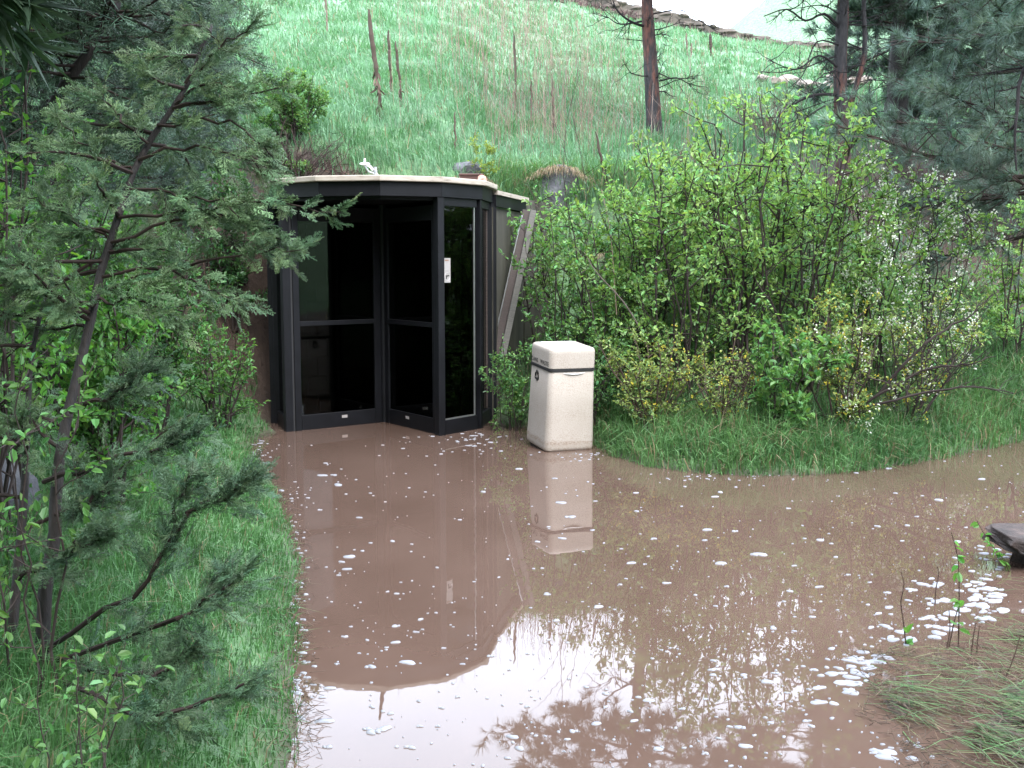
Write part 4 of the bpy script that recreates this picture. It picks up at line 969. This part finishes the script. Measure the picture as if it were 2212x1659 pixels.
juniper('juniper_tree', 'dark juniper with a slanting trunk in the top left corner',
        [(-330, 1250, 5.6), (-220, 700, 5.7), (-60, 380, 5.8), (110, 225, 5.8), (205, 85, 5.8), (245, 15, 5.8), (270, -150, 5.8), (280, -320, 5.8)], .05,
        [[(110, 225, 5.8), (210, 250, 5.6), (300, 220, 5.5)], [(0, 310, 5.8), (120, 350, 5.6), (230, 330, 5.5)], [(200, 90, 5.8), (320, 80, 5.7), (420, 40, 5.6)], [(-60, 400, 5.8), (60, 450, 5.6), (170, 500, 5.5)], [(150, 170, 5.8), (110, 60, 5.7), (120, -40, 5.6)], [(20, 290, 5.8), (0, 180, 5.7), (40, 60, 5.6)], [(-100, 450, 5.7), (0, 520, 5.5), (80, 600, 5.4)], [(230, 30, 5.8), (330, 140, 5.6), (400, 170, 5.5)]],
        SPRAY_C, JUN_B, .2, 84, (.6, 1.4), 18)
juniper('juniper_tree', 'blue-grey juniper rising behind the brush left of the door',
        [(350, 640, 11.9), (355, 400, 11.9), (350, 150, 11.9), (345, -50, 11.9), (345, -330, 11.9)], .07, [], SPRAY_C, (.062, .10, .08), .28, 150, (.6, 1.15), 20)
juniper('juniper_tree', 'deep green juniper filling the background at the far left',
        [(120, 760, 9.3), (110, 400, 9.3), (100, 100, 9.3), (95, -150, 9.3), (95, -330, 9.3)], .07, [], SPRAY_C, JUN_B, .27, 120, (.8, 1.6), 18)

# ------------------------------------------------------------------ leafy shrubs
def px_shrub(name, px_, D_, top, hw, label, **kw):
    x_ = (px_ - 1106) / FPX * D_; z_ = gz(x_, D_); H = at(px_, top, D_)[2] - z_
    return shrub(name, x_, D_, H, hw / FPX * D_, label, **kw)
G1 = 'shrubs on the bank right of the bin'
LG = (.19, .325, .11); LD_ = (.12, .245, .085); LY = (.22, .30, .10)
px_shrub('leafy_shrub', 1232, 10.6, 425, 85, 'dark green shrub against the concrete wall behind the bin', group=G1, leaf_c=LD_, nstem=9, nbr=9, leaf=.055, dens=.9, bare=.1)
px_shrub('leafy_shrub', 1400, 10.7, 325, 125, 'rounded pale shrub left of the straight pine trunk', group=G1, leaf_c=LG, nstem=11, nbr=9, leaf=.052)
px_shrub('leafy_shrub', 1195, 11.5, 400, 60, 'light shrub whose leaves hang over the top of the concrete wall', group=G1, leaf_c=LG, nstem=8, nbr=8, leaf=.05, dens=.8, bare=.45)
px_shrub('leafy_shrub', 1335, 10.3, 400, 120, 'leafy shrub just right of the grey boulder', group=G1, leaf_c=LG, nstem=9, nbr=9, leaf=.05)
px_shrub('leafy_shrub', 1480, 9.9, 265, 130, 'tall open shrub in front of the straight pine trunk', group=G1, leaf_c=LG, nstem=9, nbr=9, leaf=.055, dens=.9, r0=.013)
px_shrub('leafy_shrub', 1620, 9.9, 175, 140, 'tallest pale green shrub, in the middle of the thicket', group=G1, leaf_c=(.205, .345, .115), nstem=13, nbr=9, leaf=.058, dens=.9, r0=.014)
px_shrub('leafy_shrub', 1755, 9.8, 225, 130, 'tall dark stemmed shrub in front of the forked pine', group=G1, leaf_c=LG, nstem=9, nbr=9, leaf=.055, dens=.9, r0=.014)
px_shrub('leafy_shrub', 1890, 10.0, 335, 140, 'shrub with drooping white blossom right of the tall ones', group=G1, leaf_c=LG, nstem=10, nbr=9, blossoms=230, bl_size=.019)
px_shrub('leafy_shrub', 2030, 10.2, 385, 120, 'sparse shrub with white blossom nearest the right edge', group=G1, leaf_c=LG, nstem=9, nbr=8, blossoms=150, dens=.8, bl_size=.019)
px_shrub('leafy_shrub', 1420, 9.25, 720, 130, 'low yellow flecked shrub beside the bin', group=G1, leaf_c=LY, nstem=12, nbr=8, leaf=.035, flowers=70, dens=.8, stem_c=(.06, .04, .032))
px_shrub('leafy_shrub', 1570, 8.95, 730, 120, 'low twiggy shrub with yellow flowers under the tallest one', group=G1, leaf_c=LY, nstem=13, nbr=8, leaf=.032, flowers=60, dens=.55, stem_c=(.06, .04, .032))
px_shrub('leafy_shrub', 1700, 8.75, 700, 110, 'broad leaved low shrub at the front of the thicket', group=G1, leaf_c=(.12, .25, .08), nstem=8, nbr=7, leaf=.065, dens=.8)
px_shrub('leafy_shrub', 1830, 8.95, 640, 120, 'shrub with sparse white and yellow flowers above the bank', group=G1, leaf_c=LY, nstem=11, nbr=8, leaf=.038, flowers=90, blossoms=40, dens=.7, stem_c=(.05, .035, .03))
px_shrub('leafy_shrub', 1960, 9.3, 640, 150, 'sprawling twiggy shrub whose bare branches reach right', group=G1, leaf_c=LY, nstem=14, nbr=8, leaf=.034, flowers=60, blossoms=30, dens=.45, stem_c=(.04, .03, .028), lean=(.25, 0))
px_shrub('leafy_shrub', 1105, 10.15, 735, 48, 'small shrub squeezed between the glass drum and the bin', group=G1, leaf_c=LD_, nstem=8, nbr=6, leaf=.04, dens=.8, r0=.006)
px_shrub('leafy_shrub', 1270, 9.75, 700, 80, 'dark low shrub directly behind the bin', group=G1, leaf_c=LD_, nstem=9, nbr=7, leaf=.042, dens=.8, r0=.008)
px_shrub('leafy_shrub', 2190, 11.3, 430, 80, 'pale leafy shrub half cut by the right edge', group=G1, leaf_c=LG, nstem=8, nbr=8, leaf=.05)
px_shrub('leafy_shrub', 1530, 11.2, 330, 150, 'shrub standing behind the front thicket, below the straight pine', group=G1, leaf_c=LG, nstem=10, nbr=9, leaf=.055, dens=.8)
px_shrub('leafy_shrub', 1700, 11.4, 330, 150, 'shrub standing behind the front thicket, left of the forked pine', group=G1, leaf_c=LG, nstem=10, nbr=9, leaf=.055, dens=.8)
G2 = 'leafy plants on the left bank'
px_shrub('leafy_shrub', 0, 4.7, -20, 170, 'bright leafy sapling in the upper left corner', group=G2, leaf_c=(.10, .25, .05), nstem=8, nbr=9, leaf=.05, dens=.8)
px_shrub('leafy_shrub', 215, 5.7, 610, 130, 'fresh green shrub behind the juniper trunk on the left', group=G2, leaf_c=(.09, .22, .055), nstem=11, nbr=8, leaf=.045)
px_shrub('leafy_shrub', 40, 3.3, 660, 110, 'broad leaved sapling at the left edge beside the trunk', group=G2, leaf_c=(.085, .2, .055), nstem=4, nbr=5, leaf=.04, dens=.45, r0=.006)
px_shrub('leafy_shrub', 120, 2.65, 1380, 110, 'young light green sapling in the bottom left corner', group=G2, leaf_c=(.085, .19, .06), nstem=5, nbr=3, leaf=.036, dens=.35, r0=.004, bare=.4)
px_shrub('leafy_shrub', 470, 9.4, 690, 90, 'small leafy shrub on the bank left of the door', group=G2, leaf_c=(.09, .21, .055), nstem=9, nbr=7, leaf=.045, dens=.8)
px_shrub('leafy_shrub', 640, 13.2, 160, 110, 'bright green bush on the slope above the brown brush', group=G2, leaf_c=(.11, .225, .075), nstem=14, nbr=11, leaf=.042)
px_shrub('leafy_shrub', 650, 12.55, 350, 32, 'small pale leafy plant at the roof edge left of the sensor', group=G2, leaf_c=(.14, .27, .1), nstem=6, nbr=5, leaf=.04, r0=.004, flowers=8)
px_shrub('leafy_shrub', 500, 11.0, 380, 110, 'dark leafy shrub behind the juniper tips left of the door', group=G2, leaf_c=(.05, .125, .045), nstem=10, nbr=9, leaf=.05)
px_shrub('leafy_shrub', 120, 7.2, 330, 190, 'shaded broadleaf thicket at the left between the junipers', group=G2, leaf_c=(.06, .16, .04), nstem=13, nbr=10, leaf=.055)
px_shrub('leafy_shrub', 320, 8.4, 480, 150, 'shaded shrub behind the leaning juniper', group=G2, leaf_c=(.06, .155, .045), nstem=12, nbr=9, leaf=.05)
px_shrub('leafy_shrub', 1045, 12.75, 310, 25, 'tiny yellow-green plant behind the brown steel box', group=G2, leaf_c=(.2, .26, .06), nstem=5, nbr=4, leaf=.03, r0=.003)

# leafless brush
def brush(name, px_, D_, top, hw, label, n=60, c_=(.075, .045, .035), cat='dead brush', r_=.006, flop=.6, wide=None):
    x_ = (px_ - 1106) / FPX * D_; z_ = gz(x_, D_); H = at(px_, top, D_)[2] - z_; W = hw / FPX * D_
    root = empty(name, (x_, D_, z_), 0, label, cat); mb_ = Mb()
    for k_ in range(n):
        a = rng.uniform(0, 2 * math.pi); rr = W * rng.uniform(0, .5); bx_, by_ = math.cos(a) * rr, math.sin(a) * rr * .6
        p0 = (bx_, by_, gz(x_ + bx_, D_ + by_) - z_ - .05); d = np.array([math.cos(a) * flop, math.sin(a) * flop, rng.uniform(.4, 1)]); cc = np.array(c_) * rng.lognormal(0, .35)
        B = bend(p0, d, H * rng.uniform(.6, 1.15) * (1 + flop * .3), 7, -.06 * flop, .22)
        if (np.hypot(B[:, 0] + x_ - DC[0], B[:, 1] + D_ - DC[1]) < 1.4).any() and (B[:, 2] + z_ < 2.6).any(): continue
        tube(mb_, B, np.linspace(r_, r_ * .3, 7), 4, cc, cap=False)
        e0, t2 = along(B, rng.uniform(.2, 1, 9)); sticks(mb_, e0, e0 + nrm(t2 + rng.normal(0, .8, e0.shape)) * rng.uniform(.06, .3, (9, 1)) * H, r_ * .4, r_ * .2, cc)
    mb_.build('twigs', M['twig'], root)['kind'] = 'stuff'; return root
brush('dead_brush', 640, 12.5, 265, 130, 'dark brown dead brush overhanging the roof edge', 150, (.035, .024, .021), flop=.8, r_=.007)
brush('dead_brush', 760, 12.55, 320, 60, 'reddish dead twigs on the slope left of the sensor', 50, (.06, .036, .028), flop=.7, r_=.005)
brush('dead_brush', 545, 10.75, 560, 75, 'brown dead brush hanging down beside the left edge of the door', 150, (.07, .042, .031), flop=.6)
brush('dead_brush', 480, 11.4, 430, 90, 'dark dead brush under the blue-grey juniper', 60, (.05, .035, .03), flop=.8)
brush('bare_shrub', 1645, 19.5, 165, 60, 'round leafless grey-brown shrub on the slope between the two pines', 46, (.13, .085, .07), cat='bare shrub', flop=.45)
brush('bare_shrub', 1500, 14.6, 300, 60, 'leafless brown twigs at the foot of the straight pine', 40, (.12, .075, .06), cat='bare shrub', flop=.4, r_=.005)
brush('bare_sapling', 1278, 11.7, 205, 28, 'thin leafless sapling rising beside the large grey boulder', 9, (.055, .042, .036), cat='bare sapling', flop=.12, r_=.007)
brush('bare_shrub', 1905, 14.8, 300, 110, 'dark twig tangle on the littered slope under the forked pine', 60, (.05, .034, .03), cat='bare shrub', flop=.8)
brush('bare_shrub', 1980, 16.5, 250, 100, 'purple-brown brush at the foot of the thick dark trunk', 80, (.06, .038, .036), cat='bare shrub', flop=.7, r_=.007)
brush('bare_shrub', 2130, 14.5, 330, 110, 'tall dark brush below the dense pines near the right edge', 80, (.05, .034, .031), cat='bare shrub', flop=.7, r_=.007)
brush('bare_shrub', 2050, 13.0, 420, 90, 'brown twigs on the littered slope behind the blossoming shrub', 50, (.07, .042, .034), cat='bare shrub', flop=.8)
for q, (px_, D_, top, lab) in enumerate([(1140, 46, -40, 'leftmost'), (1205, 46.5, -20, 'second from left'), (1270, 47, 2, 'third from left'), (1335, 47.3, 18, 'rightmost')]):
    brush('bare_shrub', px_, D_, top, 48, 'purplish leafless bush before the skyline wall, %s of the four' % lab, 95, (.085, .052, .05), cat='bare shrub', flop=.6, r_=.03)
brush('fallen_twigs', 1640, 9.1, 800, 90, 'dark dead twigs tangled in the grass under the low shrubs', 40, (.04, .028, .025), flop=.7, r_=.005)
for pts, lab in (([(1850, 880, 8.9), (2000, 850, 8.8), (2100, 835, 8.7), (2190, 850, 8.7)], 'lowest dark bare branch reaching right over the far bank'), ([(1870, 870, 9.0), (1990, 800, 8.9), (2080, 790, 8.8), (2150, 770, 8.8)], 'middle dark bare branch reaching right over the far bank'),
                 ([(1900, 850, 9.0), (2000, 740, 8.9), (2080, 690, 8.9), (2145, 635, 8.9)], 'uppermost dark bare branch rising right over the far bank')):
    m_ = Mb(); B = spline([at(*q) for q in pts], 14); B[1:-1] += rng.normal(0, .008, B[1:-1].shape); tube(m_, B, np.linspace(.014, .004, len(B)), 6, (.03, .022, .02))
    for k_ in range(9):
        p_, t_ = along(B, np.array([rng.uniform(.2, .95)])); dead_branch(m_, p_[0], t_[0] * .8 + rng.normal(0, .4, 3), rng.uniform(.12, .35), .004, (.03, .022, .02), .03, 2)
    tag(m_.build('dead_branch', M['twig']), lab, 'branch')
m_ = Mb(); B = spline([at(1262, 545, 9.9), at(1290, 590, 9.8), at(1345, 650, 9.7), at(1390, 720, 9.6)], 12); tube(m_, B, np.linspace(.003, .008, len(B)), 6, (.1, .08, .07)); tag(m_.build('dead_branch', M['twig']), 'pale grey dead branch slanting through the leaves right of the wall', 'branch')
m_ = Mb(); B = spline([at(1300, 410, 11.2), at(1318, 500, 10.6), at(1326, 590, 10.2), at(1332, 680, 9.9)], 12); tube(m_, B, .0045, 6, (.13, .092, .065)); tag(m_.build('dead_stalk', M['twig']), 'long straw coloured dead stalk leaning in the leaves below the sapling', 'dead stalk')

# ------------------------------------------------------------------ flotsam at the near right
def on_near_right(x, y): return (x > .9) & (y < 6.2)
n = 11000; pxa = rng.uniform(1830, 2330, n); pya = rng.uniform(1250, 1720, n)
P = np.array([flat(a, b, .01) for a, b in zip(pxa, pya)]); d = sdist(P[:, 0], P[:, 1]); dens = np.clip(d / .25 + .15, 0, 1) * np.where(wob(P[:, 0], P[:, 1], 2.3, 4) > .12, 1, .14)
k_ = (rng.uniform(size=n) < dens) & (d > -.12); P = P[k_]; d = d[k_]; n = len(P); zt = np.maximum(terrain(P[:, 0], P[:, 1], d), 0) + rng.uniform(.004, .05, n) * np.clip(d / .15 + .2, .1, 1)
P[:, 2] = zt; a = R(-38) + rng.normal(0, .5, n) + .5 * wob(P[:, 0], P[:, 1], 2.5, 7); L_ = rng.uniform(.06, .3, n); dr = np.stack([np.cos(a), np.sin(a), rng.normal(0, .05, n)], 1)
mix = rng.uniform(size=(n, 1)); c_ = np.where(mix < .38, np.array([[.07, .15, .05]]), np.where(mix < .58, np.array([[.12, .14, .06]]), np.array([[.085, .056, .038]]))) * rng.lognormal(0, .25, (n, 1))
mb_ = Mb(); sd = nrm(np.cross(dr, [0, 0, 1])) * .0017; mid = P + dr * L_[:, None] * .5 + np.stack([rng.normal(0, .012, n), rng.normal(0, .012, n), rng.uniform(0, .02, n)], 1); tip = P + dr * L_[:, None]; tip[:, 2] = np.maximum(tip[:, 2], .004)
v = np.stack([P - sd, P + sd, mid + sd, mid - sd, tip], 1).reshape(-1, 3); b_ = np.arange(n)[:, None] * 5
mb_.add(v, [b_ + np.array([[0, 1, 2, 3]]), b_ + np.array([[3, 2, 4]])], np.repeat(c_, 5, 0)); tag(mb_.build('flattened_grass', M['grass']), 'grass combed flat by the flow at the lower right', 'grass', kind='stuff')
# brown flood litter: needles and bits of twig caught on it and along the margins
n = 2600; k1 = 1500
pa = np.array([flat(a, b, .01) for a, b in zip(rng.uniform(1850, 2330, k1), rng.uniform(1400, 1700, k1))])
sh = shore[:12]; seg = rng.integers(0, 11, n - k1); u = rng.uniform(0, 1, (n - k1, 1)); pb = sh[seg] + (sh[seg + 1] - sh[seg]) * u + rng.normal(0, .06, (n - k1, 2)); pb = np.concatenate([pb, np.zeros((n - k1, 1))], 1)
pp = np.concatenate([pa, pb]); d = sdist(pp[:, 0], pp[:, 1]); k_ = d > -.1; pp = pp[k_]; d = d[k_]; pp[:, 2] = np.maximum(terrain(pp[:, 0], pp[:, 1], d), 0) + rng.uniform(.003, .035, len(pp)); a = rng.uniform(0, 6.28, len(pp)); L_ = rng.uniform(.015, .07, len(pp))
mb_ = Mb(); sticks(mb_, pp, pp + np.stack([np.cos(a) * L_, np.sin(a) * L_, rng.normal(0, .012, len(pp))], 1), .0014, .0008, tints((.07, .05, .036), len(pp), .35, .08)); tag(mb_.build('flood_litter', M['twig']), 'brown needles and twig scraps stranded along the water margin', 'litter', kind='stuff')
# stems standing in the shallows
def stem_plant(name, pts, label, nleaf=0, leaf=.04, r_=.0035, c_=(.06, .038, .03), lc=(.11, .26, .06), at_low=False):
    P = spline(pts, 10); base = P[0].copy(); root = empty(name, base, 0, label, 'stem', 'stems standing in the shallows'); m_ = Mb(); tube(m_, P, np.linspace(r_, r_ * .5, len(P)), 6, c_); m_.build('stem', M['twig'], root, off=base)
    if nleaf:
        u = rng.uniform(.05, .3, nleaf) if at_low else rng.uniform(.35, 1, nleaf); p_, t_ = along(P, u); m_ = Mb(); leaves(m_, p_, nrm(rng.normal(0, 1, p_.shape) + [0, 0, -.2]), rand_dir(nleaf, 1.2), leaf * rng.uniform(.7, 1.2, nleaf), leaf * .5, tints(lc, nleaf, .15)); m_.build('leaves', M['leaf'], root, off=base)
def fl(x, y, top):
    b0 = flat(x, y, 0); return b0, at(*top, b0[1])
for (bx, by, mids, lab, nl, lf_, lo) in [
        (1957, 1392, [(1950, 1330), (1946, 1300), (1953, 1262), (1946, 1235)], 'crooked brown stem with a tuft of green leaves at its foot in the water', 16, .05, True),
        (2020, 1305, [(2022, 1270), (2028, 1240), (2024, 1222)], 'short red-brown shoot standing in the foam', 0, 0, False),
        (2070, 1400, [(2072, 1300), (2070, 1210), (2055, 1150)], 'tall thin stem with pale leaves left of the flat boulder', 14, .05, False),
        (2050, 1398, [(2062, 1340), (2074, 1300)], 'bare forked stem beside the tall thin one', 0, 0, False),
        (2045, 1402, [(2052, 1360), (2050, 1318)], 'short bare stem left of the forked one', 0, 0, False),
        (2098, 1415, [(2102, 1380), (2108, 1345)], 'stubby broken stem on the edge of the flattened grass', 0, 0, False),
        (2110, 1412, [(2112, 1385), (2116, 1352)], 'second stubby broken stem on the edge of the flattened grass', 0, 0, False),
        (2170, 1470, [(2190, 1420), (2205, 1370)], 'dark slanting stick near the right edge of the flattened grass', 0, 0, False),
        (2180, 1235, [(2165, 1205), (2140, 1175), (2110, 1125)], 'pale leafy sprig leaning left above the flat boulder', 22, .045, False)]:
    b0 = flat(bx, by, 0); stem_plant('standing_stem', [b0 - [0, 0, .03], b0] + [at(*q, b0[1]) for q in mids], lab, nl, lf_ or .04, at_low=lo)

# ------------------------------------------------------------------ foam flecks drifting on the water
def blob(mb_, c, r_, asp=1.0, rot=0.0, h=.004):
    n_ = 11; a = np.linspace(0, 2 * math.pi, n_, endpoint=False); rad = r_ * (1 + .22 * np.sin(2 * a + rng.uniform(0, 6)) + .13 * np.sin(3 * a + rng.uniform(0, 6)) + rng.normal(0, .05, n_))
    x_ = np.cos(a) * rad * asp; y_ = np.sin(a) * rad; cs, sn = math.cos(rot), math.sin(rot); q = np.stack([x_ * cs - y_ * sn, x_ * sn + y_ * cs], 1)
    v = np.concatenate([np.concatenate([q, np.full((n_, 1), -.002)], 1), np.concatenate([q * .82, np.full((n_, 1), h)], 1), [[0, 0, h * 1.3]]]) + np.array([c[0], c[1], 0])
    i_ = np.arange(n_); j_ = (i_ + 1) % n_; mb_.add(v, [np.stack([i_, j_, j_ + n_, i_ + n_], 1), np.stack([i_ + n_, j_ + n_, np.full(n_, 2 * n_)], 1)], np.array([.24, .25, .275]) * rng.uniform(.85, 1.05))
mb_ = Mb()
def inwater(x_, y_, m=.02): return sdist(np.array([x_]), np.array([y_]))[0] < -m
cand = np.array([flat(a, b)[:2] for a, b in zip(rng.uniform(540, 2330, 1150), 935 + 760 * rng.uniform(0, 1, 1150) ** 1.0)]); dd = sdist(cand[:, 0], cand[:, 1])
for (x_, y_), d_ in zip(cand, dd):
    if d_ > -.02 or math.hypot(x_ - DC[0], y_ - DC[1]) < 1.0: continue
    s_ = min(.03, rng.lognormal(math.log(.0043), .72)) * (.62 + y_ * .045); s_ = min(s_, max(.008, -d_))
    blob(mb_, (x_, y_), s_, rng.uniform(1.0, 1.9), rng.uniform(-.5, .5), .003 + s_ * .12)
    if rng.uniform() < .2: blob(mb_, (x_ + s_ * 1.5 * rng.choice([-1, 1]), y_ + s_ * rng.uniform(-.5, .5)), s_ * .6, 1.3, 0, .003 + s_ * .1)
# rafts of foam at the right, against the boulder and the flattened grass, and a fringe along the banks
for (px_, py_, sx, sy, n_, smax) in [(2190, 1335, 60, 26, 60, .04), (2060, 1290, 70, 26, 34, .032), (2150, 1265, 50, 22, 26, .03), (1990, 1360, 60, 18, 26, .03), (1890, 1425, 40, 20, 20, .032), (1850, 1475, 26, 16, 16, .034), (1800, 1500, 60, 50, 18, .02), (2140, 1200, 40, 20, 14, .02), (1960, 1470, 40, 30, 10, .02), (2010, 1590, 40, 20, 10, .022), (1930, 1630, 50, 20, 14, .022),
                                     (560, 985, 16, 24, 26, .018), (640, 1250, 14, 140, 60, .014), (640, 1480, 12, 60, 30, .014), (1000, 945, 50, 8, 24, .018), (1050, 965, 40, 10, 14, .02), (1250, 985, 40, 8, 16, .014), (1500, 1032, 120, 6, 22, .012)]:
    for _ in range(int(n_ * 1.7)):
        p_ = flat(px_ + rng.normal(0, sx), py_ + rng.normal(0, sy)); 
        if sdist(p_[:1], p_[1:2])[0] > .03: continue
        s_ = smax * .85 * rng.uniform(.15, 1.0) ** 1.8; blob(mb_, p_, s_, rng.uniform(1, 2.2), rng.uniform(-.7, .7), .003 + s_ * .08)
tag(mb_.build('foam', M['foam'], smooth=True), 'white foam flecks and rafts drifting on the muddy water', 'foam', kind='stuff')

# ------------------------------------------------------------------ woodland behind the viewer (seen only as reflection in the glass)
n = 26000; x_ = rng.uniform(-24, 26, n); y_ = -5 - rng.uniform(0, 1, n) ** 1.5 * 12; crown = 6 + 3 * wob(x_, y_, .5, 3); z_ = terrain(x_, y_) + rng.uniform(0, 1, n) * crown
mb_ = Mb(); leaves(mb_, np.stack([x_, y_, z_], 1), rand_dir(n), rand_dir(n, .6), rng.uniform(.35, .75, n), .4, tints((.045, .085, .04), n, .3))
tag(mb_.build('woodland', M['leaf']), 'dark mixed woodland on the slope behind the viewer', 'woodland', kind='stuff')
